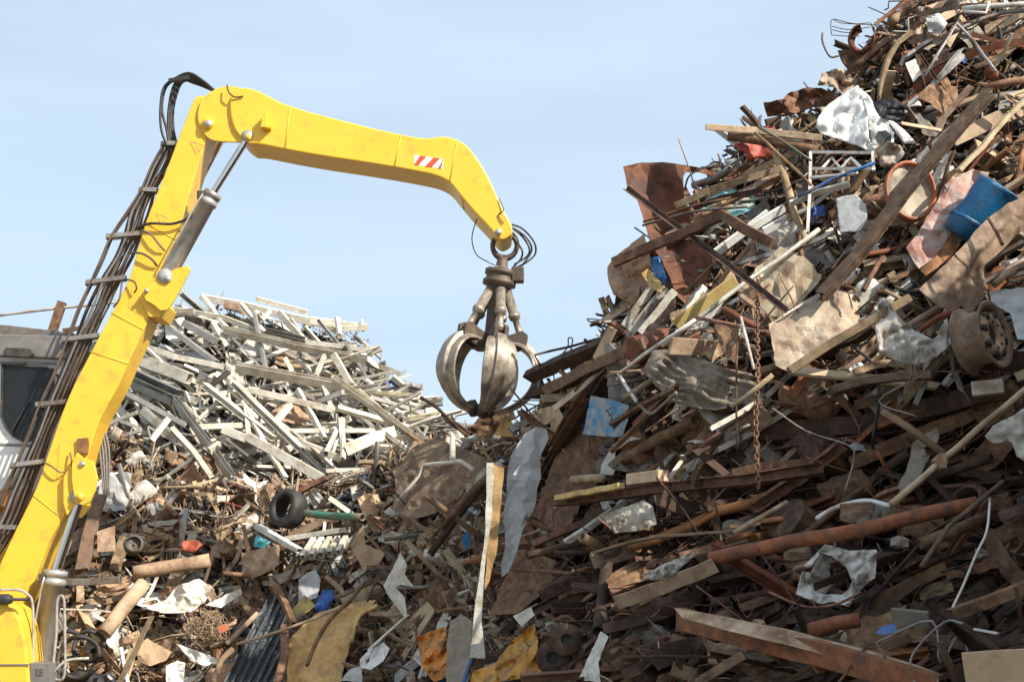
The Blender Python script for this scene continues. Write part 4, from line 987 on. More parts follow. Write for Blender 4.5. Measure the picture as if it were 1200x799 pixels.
bar('pale_pole', 'long pale wooden pole with a collar rising to the right edge', 'pole', zI((525, 765), (735, 588), (900, 440), (1130, 248)), 'rod', 8, 'wood_pale', -1.3, phrase='the long pale pole')
mb = MB(); q = H(*zI((732, 585))[0], -1.3); lathe(mb, [(.045, -.05), (.062, -.05), (.062, .05), (.045, .05)], q, (.77, 0, .64), 8); box(mb, q - Vector((.02, .09, .06)), q + Vector((.03, -.04, .07))); o_ = mb.build('collar', 'rust_tan', HERO[-1])
bar('brown_pole', 'round brown pole slanting down to the long pale pole', 'pole', zI((485, 368), (600, 440), (755, 555)), 'rod', 9, 'wood_brown', -.95)
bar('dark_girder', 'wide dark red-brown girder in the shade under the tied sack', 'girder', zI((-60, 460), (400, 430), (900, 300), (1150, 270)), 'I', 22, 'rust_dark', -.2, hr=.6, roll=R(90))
bar('stone_block', 'small beige square block below the rusty wheel rim', 'block', zI((870, 280), (1005, 265)), 'plank', 24, 'concrete', -.6, hr=.7)
sheet('bent_steel_strip', 'pale strip of sheet hanging under the long pale pole', 'strip', zI((620, 500), (720, 440), (730, 480), (650, 640), (560, 740), (520, 760), (590, 620)), 'canvas_grey', -.7, .01, .06)

# middle of the tall heap
sheet('grey_canvas', 'crumpled grey-brown canvas stuffed in the middle of the tall heap', 'canvas', zE((560, 190), (600, 110), (700, 105), (800, 140), (900, 185), (1020, 210), (1080, 270), (1060, 370), (960, 340), (870, 365), (780, 355), (690, 330), (610, 260)), 'canvas_grey', -.75, .04, .13, fold=lambda x, y: .055 * math.sin((y - .35 * x + 9 * noise.noise(Vector((x / 40, y / 30, 0)))) / 9 * 2 * math.pi) * (.6 + noise.noise(Vector((x / 25, y / 25, 5)))), smooth=True, phrase='the grey canvas', freq=1.6, fine=.4, step=3)
bar('bent_white_tube', 'bent white tube shaped like a tick beside the blue flaking plate', 'tube', zE((780, -20), (610, 95), (455, 210), (490, 270), (530, 328)), 'rod', 4.5, 'white_paint', -1.15, phrase='the bent white tube')
bar('bent_white_tube', 'grey bent tube end continuing below the white tick tube', 'tube', zE((545, 345), (590, 380), (640, 345), (700, 290)), 'rod', 4, 'steel_grey', -1.1, sm=5)
sheet('blue_flaking_plate', 'square plate with flaking bright blue paint in the middle of the heap', 'metal plate', zE((335, 303), (420, 318), (498, 345), (495, 405), (468, 480), (380, 475), (300, 468), (318, 390)), 'blue_peel', -.7, .015, .04, phrase='the blue flaking plate')
bar('ledge_board', 'brown board slanting up at the left shoulder of the tall heap', 'board', zE((140, 285), (340, 175), (560, 80)), 'plank', 13, 'wood_brown', -.9, hr=.35, roll=R(70), phrase='the shoulder board')
bar('ledge_board', 'short tan board crossing over the brown shoulder board', 'board', zE((360, 150), (430, 15)), 'plank', 11, 'wood_pale', -.95, hr=.35, roll=R(70))
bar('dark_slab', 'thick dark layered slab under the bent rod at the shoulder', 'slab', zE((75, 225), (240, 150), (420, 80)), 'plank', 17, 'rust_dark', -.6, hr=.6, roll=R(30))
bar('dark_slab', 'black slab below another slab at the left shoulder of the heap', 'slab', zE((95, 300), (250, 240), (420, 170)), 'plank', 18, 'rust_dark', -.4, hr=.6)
bar('bent_rebar', 'thick dark bent rod with hooked end poking into the sky', 'rod', zE((122, 178), (95, 130), (240, 95), (420, 45)), 'rod', 3, 'rust_dark', -.9, phrase='the bent dark rod', D=19.0)
bar('curled_wire', 'thin curled wire looping from the bent dark rod', 'wire', zE((180, 240), (180, 170), (235, 100), (240, 60), (258, 65), (250, 120), (260, 190)), 'rod', 1.5, 'rust_dark', -.95, sm=6, D=19.0)
bar('slim_dark_beam', 'dark narrow beam leaning steeply left of the blue flaking plate', 'beam', zE((170, 530), (240, 410), (320, 300)), 'U', 11, 'rust_brown', -.75)
bar('slim_dark_beam', 'dark steep girder left of the blue plate with its top above it', 'beam', zE((60, 760), (190, 540), (330, 330), (400, 210)), 'I', 10, 'rust_dark', -.6)
sheet('brown_wide_plate', 'wide dark brown plate behind the blue flaking plate', 'metal plate', [(628, 600), (655, 520), (690, 490), (715, 505), (705, 560), (680, 590), (660, 640)], 'rust_brown', -.3, .015, .05)
bar('long_dark_beam', 'long dark level beam with yellow timber on it under the blue plate', 'beam', [(652, 588), (760, 574), (880, 562), (965, 549)], 'I', 15, 'rust_brown', -1.05, hr=.8, roll=R(3), phrase='the long level beam')
bar('yellow_timber', 'yellow-ended timber lying on the left end of the long level beam', 'timber', [(653, 583), (690, 576), (728, 569)], 'plank', 9, 'wood_yellow', -1.35, hr=.7)
bar('round_timber', 'short tan log above the yellow-ended timber', 'timber', [(671, 562), (706, 560)], 'rod', 10, 'wood_pale', -1.0, hr=.8)
bar('timber_block', 'square wooden block on the long level beam', 'block', [(740, 562), (778, 557)], 'plank', 16, 'wood_pale', -1.2, hr=.8)
sheet('curved_tray', 'white curved rim piece in shade below the blue flaking plate', 'rim', zE((380, 600), (430, 510), (500, 478), (550, 485), (500, 495), (440, 540), (440, 610), (430, 640), (375, 640)), 'pale_metal', -.85, .03, .03)
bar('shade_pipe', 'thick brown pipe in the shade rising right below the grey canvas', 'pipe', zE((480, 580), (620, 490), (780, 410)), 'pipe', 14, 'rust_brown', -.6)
bar('dark_bar', 'rusty bar crossing over the blue flaking plate corner', 'metal bar', zE((425, 425), (560, 340), (700, 270)), 'box', 8, 'rust_brown', -.95, hr=.6)
bar('pointed_stake', 'pale pointed wooden stake right of the chain', 'stake', zE((935, 350), (1010, 300), (1110, 215)), 'rod', 6, 'wood_pale', -1.35, phrase='the pointed stake')
bar('vertical_rod', 'thin upright brown rod left of the hanging chain', 'rod', zE((962, 10), (955, 250), (958, 530)), 'rod', 2.4, 'rust_brown', -1.15)
bar('steel_strut', 'thin bright strut leaning beside the top of the chain', 'rod', zE((975, -30), (1005, 80), (1030, 190)), 'rod', 3.6, 'pale_metal', -1.2)
sheet('brown_gusset', 'dark brown triangular plate above the grey canvas', 'metal plate', zE((860, 0), (960, 0), (950, 165), (900, 130)), 'rust_brown', -.8, .015, .03)
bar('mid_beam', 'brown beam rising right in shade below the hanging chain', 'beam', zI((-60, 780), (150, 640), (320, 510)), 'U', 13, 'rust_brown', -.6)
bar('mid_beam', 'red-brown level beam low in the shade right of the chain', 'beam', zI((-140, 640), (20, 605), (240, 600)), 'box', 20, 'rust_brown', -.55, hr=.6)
for k, (q, ln) in enumerate((([(1075, 488), (1030, 470), (1080, 440)], 0), ([(905, 478), (945, 505), (995, 522), (1000, 540), (990, 575)], 0))):
    bar('bent_wire', ['thin bent wire under the tied white sack', 'long pale bent wire in the shade below the grey canvas'][k], 'wire', q, 'rod', 2, 'steel_grey', -1.0, sm=4)

# lower part of the tall heap
bar('long_rust_pipe', 'long thick rust-red pipe rising right across the lower heap', 'pipe', [(833, 655), (930, 634), (1010, 620), (1090, 600), (1145, 590)], 'pipe', 17, 'rust_red', -1.15, phrase='the long rust-red pipe')
bar('wide_board', 'wide pale dusty board with rusty edge at the end of the long rust-red pipe', 'board', [(722, 706), (775, 688), (838, 662)], 'plank', 17, 'wood_pale', -1.2, hr=.18, roll=R(62), phrase='the wide dusty board')
bar('wide_board', 'smaller brown board above the wide dusty board', 'board', zJ((560, 320), (660, 290), (765, 260)), 'plank', 14, 'wood_brown', -1.0, hr=.2, roll=R(50))
bar('red_channel', 'big rust-red channel beam descending right at the bottom of the heap', 'beam', [(797, 724), (880, 746), (960, 765), (1045, 790), (1100, 806)], 'U', 13, 'rust_red', -1.35, hr=2.1, roll=R(180), phrase='the big rust-red channel')
sheet('channel_flange', None, None, [(790, 712), (850, 722), (940, 741), (1040, 768), (1100, 788), (1100, 800), (1035, 785), (940, 760), (850, 738), (800, 724)], 'rust_tan', -1.5, .02, .006, parent=HERO[-1], rag=.04)  # tan colour paints the sunlit top of the red channel
bar('timber_stub', 'short brown squared timber sticking out under the rust-red channel', 'timber', zJ((560, 805), (640, 750), (745, 690)), 'plank', 15, 'wood_brown', -1.25, hr=.7)
sheet('rough_block', 'rough cream concrete lump below the long level beam', 'block', zJ((185, 150), (250, 120), (350, 85), (385, 110), (400, 180), (340, 205), (240, 215)), 'concrete', -1.15, .2, .08, phrase='the cream concrete lump', freq=3)
bar('split_lath', 'splintered brown lath lying level below the concrete lump', 'lath', zJ((150, 295), (300, 250), (420, 225), (690, 210)), 'plank', 8, 'wood_brown', -1.15, hr=.4)
bar('splinter', 'pale splintered branch right of the lath rising to the right', 'branch', zJ((700, 215), (800, 160), (910, 95)), 'rod', 6, 'wood_pale', -1.1)
sheet('silver_foil', 'crumpled silver foil lying on the wide dusty board', 'foil', zJ((340, 380), (420, 340), (550, 285), (545, 310), (440, 400), (380, 400)), 'pale_metal', -1.4, .02, .09, freq=5)
ap = zK((148, 325), (240, 235), (330, 262), (390, 258), (445, 258), (440, 370), (400, 400), (360, 440), (330, 490), (270, 470), (212, 478), (118, 440), (143, 345), (176, 352), (186, 425), (235, 440), (310, 440), (338, 415), (350, 385), (325, 330), (265, 285), (215, 272), (172, 330))
o = sheet('torn_white_casing', 'torn open crumpled white casing with dark hollow in the lower heap', 'casing', ap, 'white_paint', -1.15, .05, .13, freq=4, phrase='the torn white casing', step=2.6)
sheet('inner_wall', None, None, zK((176, 350), (215, 275), (262, 290), (250, 340), (262, 400), (235, 438), (190, 425)), 'pale_metal', -1.0, .02, .1, parent=o, freq=3)
bar('lower_pipe', 'brown pipe with open end below the long rust-red pipe', 'pipe', zK((620, 235), (760, 180), (900, 120)), 'pipe', 14, 'rust_brown', -1.0)
bar('tan_pole', 'long tan pole slanting in front of the lower brown pipe', 'pole', zK((628, 325), (740, 160), (850, 70), (960, -20)), 'rod', 6, 'wood_brown', -1.45, phrase='the tan pole')
bar('white_rope', 'knotted pale rope hanging down at the right', 'rope', zK((908, 50), (895, 180), (850, 280), (800, 400), (755, 495)), 'rod', 3, 'rag_white', -1.35, sm=6)
bar('right_girder', 'rusty beam descending left at the right edge of the lower heap', 'girder', zK((745, 525), (900, 470), (1080, 400)), 'box', 14, 'rust_brown', -1.1)
bar('right_plate_bar', 'broad brown plate bar standing steep at the right edge', 'metal bar', zK((900, 200), (980, 330), (1080, 440)), 'flat', 24, 'rust_brown', -.9, hr=.2, roll=R(90))
bar('orange_log', 'short orange-brown rounded log above the rust-red channel', 'log', zK((165, 590), (280, 560), (375, 545)), 'rod', 17, 'rust_orange', -1.2)
bar('pale_block', 'pale weathered plank piece right of the blue and red scrap', 'plank', zK((510, 530), (660, 545)), 'plank', 20, 'canvas_grey', -1.2, hr=.3, roll=R(70))
sheet('blue_red_wrapper', 'small torn blue and red wrapper above the right end of the channel', 'wrapper', zK((440, 600), (470, 570), (520, 562), (530, 590), (480, 605)), 'blue_paint', -1.45, .01, .04)
bar('white_lath', 'short white slat near the bottom right corner', 'slat', zK((845, 582), (940, 600)), 'plank', 6, 'white_paint', -1.35, hr=.4)
bar('wooden_cover', 'pale tan wooden board in the bottom right corner', 'board', [(1130, 786), (1170, 783), (1240, 780)], 'plank', 42, 'cardboard', -1.5, hr=.12, roll=R(88), phrase='the tan corner board')
bar('white_arc', 'white curved rim in shade at the start of the long pipe', 'rim', zK((200, 130), (280, 85), (400, 58), (500, 80)), 'rod', 6, 'white_paint', -1.1, sm=5)
sheet('brown_tin', 'brown tin box beside the white curved rim', 'tin', zK((300, 70), (420, 62), (430, 110), (340, 150), (300, 140)), 'rust_brown', -1.15, .06, .03)
for i, q in enumerate((zK((0, 430), (150, 490), (280, 480), (380, 430)), zK((290, 800), (420, 640), (480, 700)), zK((600, 800), (590, 690), (720, 555), (800, 560)))):
    bar('curved_rod', ['rusty curved rod sagging under the torn white casing', 'thin bent rod near the blue and red wrapper', 'grey looped rod near the tan corner board'][i], 'rod', q, 'rod', 3, 'rust_brown' if i < 2 else 'steel_grey', -1.4, sm=5)

# the seam between the heaps: posts, sheets, plates
sheet('grey_white_sheet', 'tall torn grey-white sheet hanging down in the middle of the picture', 'sheet', [(615, 508), (628, 500), (640, 502), (643, 514), (633, 535), (634, 560), (624, 600), (612, 622), (606, 645), (596, 670), (588, 676), (587, 662), (592, 640), (590, 600), (594, 560), (598, 535)], 'grey_sheet', -.9, .01, .05, D=17.6, phrase='the torn grey-white sheet', freq=1.0, fold=lambda x, y: .05 * abs(math.sin((x + (y - 500) * .12 - 600) / 26 * math.pi)))
sheet('white_flange_post', 'tall narrow white-edged post standing in the middle beside the torn sheet', 'post', zD((402, -60), (430, -60), (425, 130), (400, 300), (388, 460), (382, 560), (398, 708), (336, 702), (350, 560), (372, 400), (398, 200)), 'pale_metal', -1.4, .02, .004, D=17.2, phrase='the tall white-edged post', tilt=(0, 0), rag=.05)
sheet('yellow_web', None, None, zD((428, -55), (470, -40), (455, 130), (440, 300), (415, 400), (395, 440), (402, 300), (425, 130)), 'yellow_ochre', -1.38, .02, .02, D=17.2, parent=HERO[-1], rag=.1)
sheet('leaning_plate', 'big dark brown panel leaning right of the torn grey-white sheet', 'metal plate', zD((535, 220), (620, 300), (690, 330), (700, 380), (600, 470), (520, 530), (410, 540), (450, 450), (495, 330)), 'rust_brown', -.7, .02, .05, phrase='the dark brown panel')
sheet('light_patch', 'small white sheet piece on the dark brown panel', 'sheet', zD((505, 540), (600, 490), (605, 520), (540, 585)), 'pale_metal', -.95, .01, .02)
lk = empty('link_plate', H(655, 760, -1.2), 'dark rusty double-lobed plate with two round holes at the bottom', 'plate')
for (cx, cy, r) in ((715, 632, 62), (660, 704, 66)):
    q = zD((cx, cy))[0]; c = H(*q, -1.25 - (.06 if cx < 700 else 0)); rr = r * .299 * mpp(c.y)
    mb = MB(); lathe(mb, [(rr * .36, 0), (rr * .95, 0), (rr, .02), (rr, .08), (rr * .36, .08), (rr * .36, 0)], c, (.15, 1, -.1), 32, dent=.01); mb.build('lobe', 'rust_dark', lk)
    mb = MB(); lathe(mb, [(.001, .06), (rr * .36, .06)], c, (.15, 1, -.1), 20); mb.build('hole', 'black_rubber', lk)
lm(655, 760, 'the double-lobed plate')
sheet('orange_crumple', 'crumpled orange-yellow painted sheet at the bottom beside the double-lobed plate', 'sheet', zD((345, 760), (440, 720), (500, 640), (560, 590), (590, 570), (605, 640), (600, 720), (640, 800), (340, 800)), 'orange_paint', -1.15, .012, .2, freq=2.5, phrase='the crumpled orange sheet')
sheet('orange_crumple', 'torn orange sheet lower left of the tall white-edged post', 'sheet', zD((125, 620), (180, 600), (240, 580), (250, 660), (245, 780), (200, 800), (150, 740), (140, 680)), 'orange_paint', -1.0, .012, .18, freq=2.5)
sheet('olive_sheet', 'dark olive narrow panel standing between the orange sheets', 'panel', zD((260, 560), (300, 530), (345, 560), (340, 700), (330, 800), (245, 800), (245, 660)), 'canvas_grey', -1.25, .015, .05)
sheet('blue_scrap', 'small bright blue plastic piece left of the tall post', 'plastic piece', zD((305, 232), (325, 210), (342, 225), (338, 270), (315, 278)), 'blue_plastic', -1.2, .02, .03, D=18.2)
bar('blue_pipe', 'thin blue pipe standing at the foot of the tall post', 'pipe', zD((345, 705), (325, 760), (305, 830)), 'rod', 5, 'blue_paint', -1.35)
bar('stop_bar', 'thin brown rod poking over the dark brown panel', 'rod', zD((470, 338), (500, 355), (600, 365), (740, 372)), 'rod', 4, 'rust_brown', -1.1)
sheet('white_corner_sheet', 'white torn sheet low beside the double-lobed plate', 'sheet', zD((760, 790), (830, 640), (850, 600), (880, 620), (840, 720), (850, 800)), 'pale_metal', -1.1, .01, .06)
bar('upright_pipe', 'dark upright pipe under the cream concrete lump', 'pipe', zJ((170, 600), (185, 480), (205, 330)), 'pipe', 14, 'rust_dark', -1.1)
# brown skip-like plate right of the pale heap
sheet('brown_skip_wall', 'large flat brown plate at the foot of the pale bars', 'metal plate', zB((240, 440), (330, 340), (450, 280), (530, 320), (700, 390), (660, 450), (560, 560), (450, 640), (330, 680), (240, 620), (255, 520)), 'plate_brown', -.6, .02, .06, phrase='the large brown plate')
bar('wrapped_tube', 'white taped tube bent over the large brown plate', 'tube', zB((262, 590), (370, 470), (390, 420), (560, 400), (620, 440)), 'rod', 5, 'rag_white', -.95)
bar('white_stub', 'white stub standing up from the large brown plate', 'tube', zB((520, 400), (522, 290)), 'rod', 7, 'rag_white', -.95)
sheet('yellow_sign', 'crumpled yellow triangular sheet under the grapple', 'sheet', zB((715, 280), (770, 180), (810, 230), (805, 290)), 'wood_yellow', -.3, .01, .05, D=20.3, phrase='the yellow triangular sheet')
sheet('tan_crate', 'tan broken box at the heap edge under the bent dark rod', 'box', zB((895, 165), (1010, 135), (1040, 190), (1000, 270), (900, 220)), 'wood_pale', -.5, .1, .06)
for i, q in enumerate((((470, 180), (560, 240), (640, 300)), ((480, 200), (590, 280), (720, 390)), ((370, 100), (440, 140), (540, 240)))):
    bar('dark_rod_bundle', ['upper', 'lower', 'topmost'][i] + ' dark long bar descending right behind the grapple', 'metal bar', zB(*q), 'rod', 4, 'rust_dark', -.3 - .1 * i, D=22.0, group='dark bars behind the grapple')
sheet('rusty_lump', 'rusty folded plate on the skyline right below the grapple', 'metal plate', zB((600, 250), (640, 200), (700, 180), (760, 160), (800, 150), (815, 190), (760, 240), (700, 290), (640, 290)), 'rust_brown', 0, .05, .12, D=20.9)
bar('diagonal_strut', 'brown strut rising right behind the tall post', 'strut', zB((470, 720), (560, 600), (690, 470)), 'rod', 8, 'rust_brown', -1.0, D=18.6)
bar('diagonal_strut', 'tan-tipped pipe crossing left of the tall post', 'strut', zD((160, 70), (260, 140), (390, 240)), 'rod', 7, 'rust_brown', -1.1, D=18.9)
bar('diagonal_strut', 'dark pipe crossing the tan-tipped pipe left of the tall post', 'strut', zD((180, 300), (290, 150), (390, 20)), 'rod', 9, 'rust_dark', -.9, D=18.9)
bar('level_bar', 'brown level bar left of the tall post', 'metal bar', zD((-60, 352), (60, 352), (160, 346)), 'box', 6, 'rust_brown', -.6)

# ---- the low heap in front
sheet('ochre_sheet', 'big curled ochre yellow sheet at the bottom left of the middle', 'sheet', zC((352, 605), (420, 530), (500, 470), (620, 430), (765, 412), (740, 450), (690, 480), (650, 600), (620, 700), (600, 810), (345, 810)), 'yellow_ochre', -1.2, .015, .1, phrase='the big ochre sheet', fold=lambda x, y: -.12 * math.sin((x - 340) / 80 * math.pi))
bar('curled_edge', 'rolled grey edge of sheet beside the big ochre sheet', 'strip', zC((650, 610), (670, 530), (695, 480), (770, 440)), 'rod', 5, 'wood_yellow', -1.35, sm=5)
sheet('corrugated_sheet', 'dark blue-grey corrugated sheet leaning at the bottom', 'sheet', zC((262, 390), (335, 395), (345, 500), (325, 640), (285, 810), (40, 810), (95, 720), (190, 520)), 'slate_sheet', -1.2, .012, .02, fold=ripple(.89, .46, 8.5, .07), phrase='the dark corrugated sheet', fine=.2, step=2.4)
bar('leaning_bar', 'dark brown bar leaning along the corrugated sheet', 'metal bar', zC((290, 345), (340, 440), (380, 530)), 'box', 7, 'rust_brown', -1.5)
bar('leaning_bar', 'brown bar steep between the corrugated and ochre sheets', 'metal bar', zC((335, 540), (335, 680), (300, 810)), 'box', 9, 'rust_brown', -1.45)
bar('long_thin_stick', 'long thin stick lying across the corrugated and ochre sheets', 'stick', zC((110, 620), (280, 570), (480, 500), (620, 440)), 'rod', 3.4, 'wood_pale', -1.65)
bar('curved_brown_pipe', 'curved brown rod lying over the ochre sheet', 'rod', zC((440, 720), (490, 600), (560, 490), (640, 420), (700, 340)), 'rod', 5, 'rust_brown', -1.7, sm=5)
sheet('cream_offcut', 'upper jagged cream offcut left of the level bar', 'offcut', zC((800, 345), (850, 250), (880, 188), (912, 250), (900, 290), (942, 350), (880, 340), (815, 380)), 'cream_profile', -1.1, .012, .01, phrase='the jagged cream offcuts')
sheet('cream_offcut', 'lower narrow jagged cream offcut', 'offcut', zC((812, 375), (850, 345), (900, 400), (912, 485), (895, 490)), 'cream_profile', -1.15, .012, .01)
bar('cream_lath', 'cream lath rising right near the jagged offcuts', 'lath', zC((730, 650), (820, 570), (915, 485)), 'plank', 5, 'cream_profile', -1.3, hr=.5)
sheet('grey_flap', 'grey curved sheet beside the blue rag in the low heap', 'sheet', zC((400, 320), (440, 285), (480, 268), (505, 320), (490, 400), (400, 432)), 'grey_sheet', -.9, .01, .06, phrase='the grey curved sheet')
sheet('orange_board', 'torn orange-brown board piece below the grey curved sheet', 'board', zC((358, 470), (430, 390), (485, 440), (440, 470), (372, 500)), 'wood_yellow', -1.05, .012, .03)
sheet('blue_rag', 'bright blue crumpled rag in the middle of the low heap', 'rag', zC((480, 440), (510, 370), (560, 360), (570, 400), (520, 480), (485, 480)), 'blue_paint', -1.1, .03, .08, smooth=True, phrase='the bright blue rag', freq=5)
sheet('upright_sheet', 'tan curved sheet standing upright in the low heap', 'sheet', zC((645, 160), (705, 55), (715, 150), (810, 190), (770, 260), (705, 272)), 'cardboard', -.8, .012, .06, phrase='the tan upright sheet')
sheet('brown_flat_tin', 'brown flattened tin lying at the top of the low heap', 'tin', zC((132, 200), (200, 175), (315, 150), (322, 235), (260, 280), (180, 315), (140, 260)), 'rust_tan', -.9, .04, .05, phrase='the flattened brown tin')
bar('white_beam', 'white beam descending right behind the cream radiator', 'beam', zC((205, 65), (300, 120), (408, 182)), 'box', 10, 'white_paint', -.9, hr=.6, phrase='the white beam')
bar('grey_white_beam', 'grey-white beam rising right behind the cream radiator', 'beam', zC((335, 128), (480, 105), (635, 82)), 'box', 10, 'pale_metal', -.8, hr=.6)
rd = empty('radiator', H(379, 643, -.9), 'cream ribbed radiator lying between the white beams and the grey sheet', 'radiator')
for k in range(5):
    a = zC((420 + 42 * k, 215 - 6 * k), (475 + 38 * k, 130 - 2 * k)); mb = MB(); ww = 6.5 * mpp(21); sweep(mb, section('box', ww, ww * 1.4), [H(*a[0], -1.0), H(*a[1], -.85)]); mb.build('column', 'cream_profile', rd, .01)
for (p, q) in (((430, 200), (590, 180)), ((480, 140), (630, 128))):
    a = zC(p, q); mb = MB(); sweep(mb, section('rod', .04), [H(*a[0], -.9), H(*a[1], -.9)], smooth=True); mb.build('header', 'cream_profile', rd)
lm(379, 643, 'the cream radiator')
sheet('white_crumple', 'crumpled bright white plastic at the bottom beside the ochre sheet', 'plastic', zC((690, 690), (730, 650), (800, 610), (830, 640), (800, 700), (740, 740), (690, 730)), 'white_plastic', -1.35, .03, .12, freq=3, phrase='the crumpled white plastic')
sheet('white_crumple', 'crumpled grey-white plastic below the bright white one', 'plastic', zC((600, 790), (640, 740), (700, 720), (700, 800)), 'grey_sheet', -1.3, .03, .06, freq=3)
mb = MB(); c = H(338, 596, -1.0); lathe(mb, [(.2, -.16), (.3, -.15), (.32, -.1), (.32, .1), (.3, .15), (.2, .16), (.19, .1), (.19, -.1), (.2, -.16)], c, (-.55, -.75, .2), 28); o = mb.build('old_tyre', 'black_rubber'); tag(o, 'black tyre lying in the dark under the pale bars', 'tyre', None, 'thing'); done(o, [(338, 596)], 'the black tyre')
bar('green_pipe', 'green and brown pipe lying right of the black tyre', 'pipe', [(346, 600), (385, 604), (425, 606)], 'pipe', 9, 'green_paint', -.95, phrase='the green pipe')
bar('tan_pipe', 'thick tan pipe lying level in the low heap beside the boom', 'pipe', [(156, 671), (200, 664), (246, 656)], 'pipe', 16, 'rust_tan', -1.0, phrase='the thick tan pipe')
bar('tan_pipe', 'thick pale tube leaning below the level tan pipe', 'pipe', [(122, 742), (145, 712), (168, 684)], 'pipe', 17, 'wood_pale', -1.25, phrase='the pale leaning tube')
bar('grey_rail', 'grey flat rail left of the thick tan pipe', 'metal bar', [(62, 681), (100, 682), (142, 679)], 'box', 8, 'steel_grey', -1.0)
bar('white_strip', 'white strip lying level left of the pale leaning tube', 'strip', [(62, 713), (100, 714), (130, 717)], 'plank', 5, 'white_paint', -1.2, hr=.4)
bar('white_strip', 'small white strip standing up beside the pale leaning tube', 'strip', [(170, 703), (178, 690), (184, 676)], 'plank', 4, 'white_paint', -1.2, hr=.4)
bar('white_strip', 'white strip poking up at the bottom near the handrail', 'strip', [(142, 758), (146, 780), (151, 805)], 'plank', 4, 'white_paint', -1.5, hr=.4)
bar('brown_stake', 'long brown stake leaning at the bottom near the handrail', 'stake', [(140, 800), (160, 760), (178, 722)], 'plank', 6, 'wood_brown', -1.55, hr=.5)
bar('brown_column', 'tall brown plank standing beside the yellow boom ear', 'plank', [(96, 668), (104, 630), (112, 596), (118, 580)], 'plank', 15, 'wood_brown', -.9, hr=.4, roll=R(10), phrase='the standing brown plank')
sheet('brown_case', 'brown square tin right of the standing brown plank', 'tin', zL((350, 255), (410, 235), (412, 325), (352, 328)), 'rust_tan', -1.0, .08, .02, phrase='the brown square tin')
mb = MB(); c = H(157, 638, -1.0); lathe(mb, [(.02, -.03), (.06, -.04), (.11, 0), (.14, -.03), (.16, -.02), (.16, .03), (.12, .05)], c, (.2, -1, .3), 24, dent=.01); o = mb.build('hub_ring', 'dull_steel'); tag(o, 'grey round hub with rings in the shade near the brown square tin', 'hub', None, 'thing'); done(o, [(157, 638)], 'the grey hub')
sheet('red_bag', 'small crumpled red bag above the thick tan pipe', 'bag', zL((650, 320), (660, 290), (710, 285), (735, 300), (700, 330)), 'red_paint', -1.1, .03, .06, smooth=True, freq=5, phrase='the red bag')
sheet('teal_bag', 'small teal and blue crumple above the flattened brown tin', 'bag', zC((190, 160), (200, 100), (230, 120), (270, 140), (235, 170)), 'teal_paint', -1.0, .03, .06, freq=5)
sheet('pale_film', 'large pale crumpled plastic film right of the pale leaning tube', 'plastic film', zL((510, 530), (600, 500), (640, 450), (720, 425), (770, 460), (740, 510), (690, 545), (600, 550)), 'rag_white', -1.1, .02, .14, freq=2.4, phrase='the pale plastic film')
sheet('thin_white_sheet', 'white thin panel right of the pale plastic film', 'panel', zL((740, 520), (820, 480), (870, 460), (875, 480), (800, 530)), 'white_paint', -1.15, .01, .05)
sheet('pale_film', 'second pale film hanging at the bottom above the corrugated sheet', 'plastic film', zL((600, 740), (640, 720), (670, 730), (660, 800), (600, 805)), 'white_plastic', -1.4, .02, .1, freq=2.4)
sheet('pale_film', 'thin white strip of film under the wire ball', 'plastic film', zL((640, 660), (720, 690), (800, 720), (740, 740), (690, 720)), 'white_plastic', -1.25, .02, .08, freq=2.4)
sheet('tan_slab', 'flat tan slab at the bottom under the pale plastic film', 'slab', zL((490, 680), (530, 640), (620, 690), (600, 720), (540, 740)), 'cardboard', -1.2, .02, .05)
# wire ball
mb = MB(); c = H(243, 738, -1.1); pts = []
rr_ = random.Random(3)
for k in range(120):
    v_ = Vector((rr_.gauss(0, 1), rr_.gauss(0, .6), rr_.gauss(0, .8))).normalized() * rr_.uniform(.2, .34); pts.append(c + v_)
tube(mb, pts, .006, 4, 3); o = mb.build('wire_ball', 'rust_tan'); tag(o, 'round tangle of thin tan wire in the low heap', 'wire tangle', None, 'thing'); done(o, [(243, 738)], 'the wire ball')
sheet('orange_flag', 'small bright orange plastic piece on the wire ball', 'plastic piece', zL((785, 600), (810, 588), (830, 605), (800, 625)), 'dish_orange', -1.5, .01, .02)
for i, (q, w) in enumerate(((zL((820, 660), (880, 600), (930, 550)), 6), (zL((770, 800), (800, 720), (840, 680)), 7))):
    bar('tan_branch', ['tan branch leaning on the corrugated sheet', 'thick brown branch at the left of the corrugated sheet'][i], 'branch', q, 'rod', w, 'wood_pale' if i == 0 else 'wood_brown', -1.55, phrase=None)
# black loops beside the handrails
for i, (x, y, r_) in enumerate(((92, 770, .3), (104, 757, .22), (80, 755, .2))):
    mb = MB(); c = H(x, y, -1.2 + .1 * i); P = [c + Vector((r_ * math.cos(t), .05 * math.sin(3 * t), r_ * math.sin(t))) for t in np.linspace(0, 5.8, 18)]
    tube(mb, P, .035, 8, 2); o = mb.build('rubber_hose', 'black_rubber'); tag(o, ['largest', 'upper right', 'upper left'][i] + ' black looped hose beside the handrails', 'hose', 'black looped hoses', 'thing'); done(o, [(x, y)], 'the black hoses' if i == 0 else None)
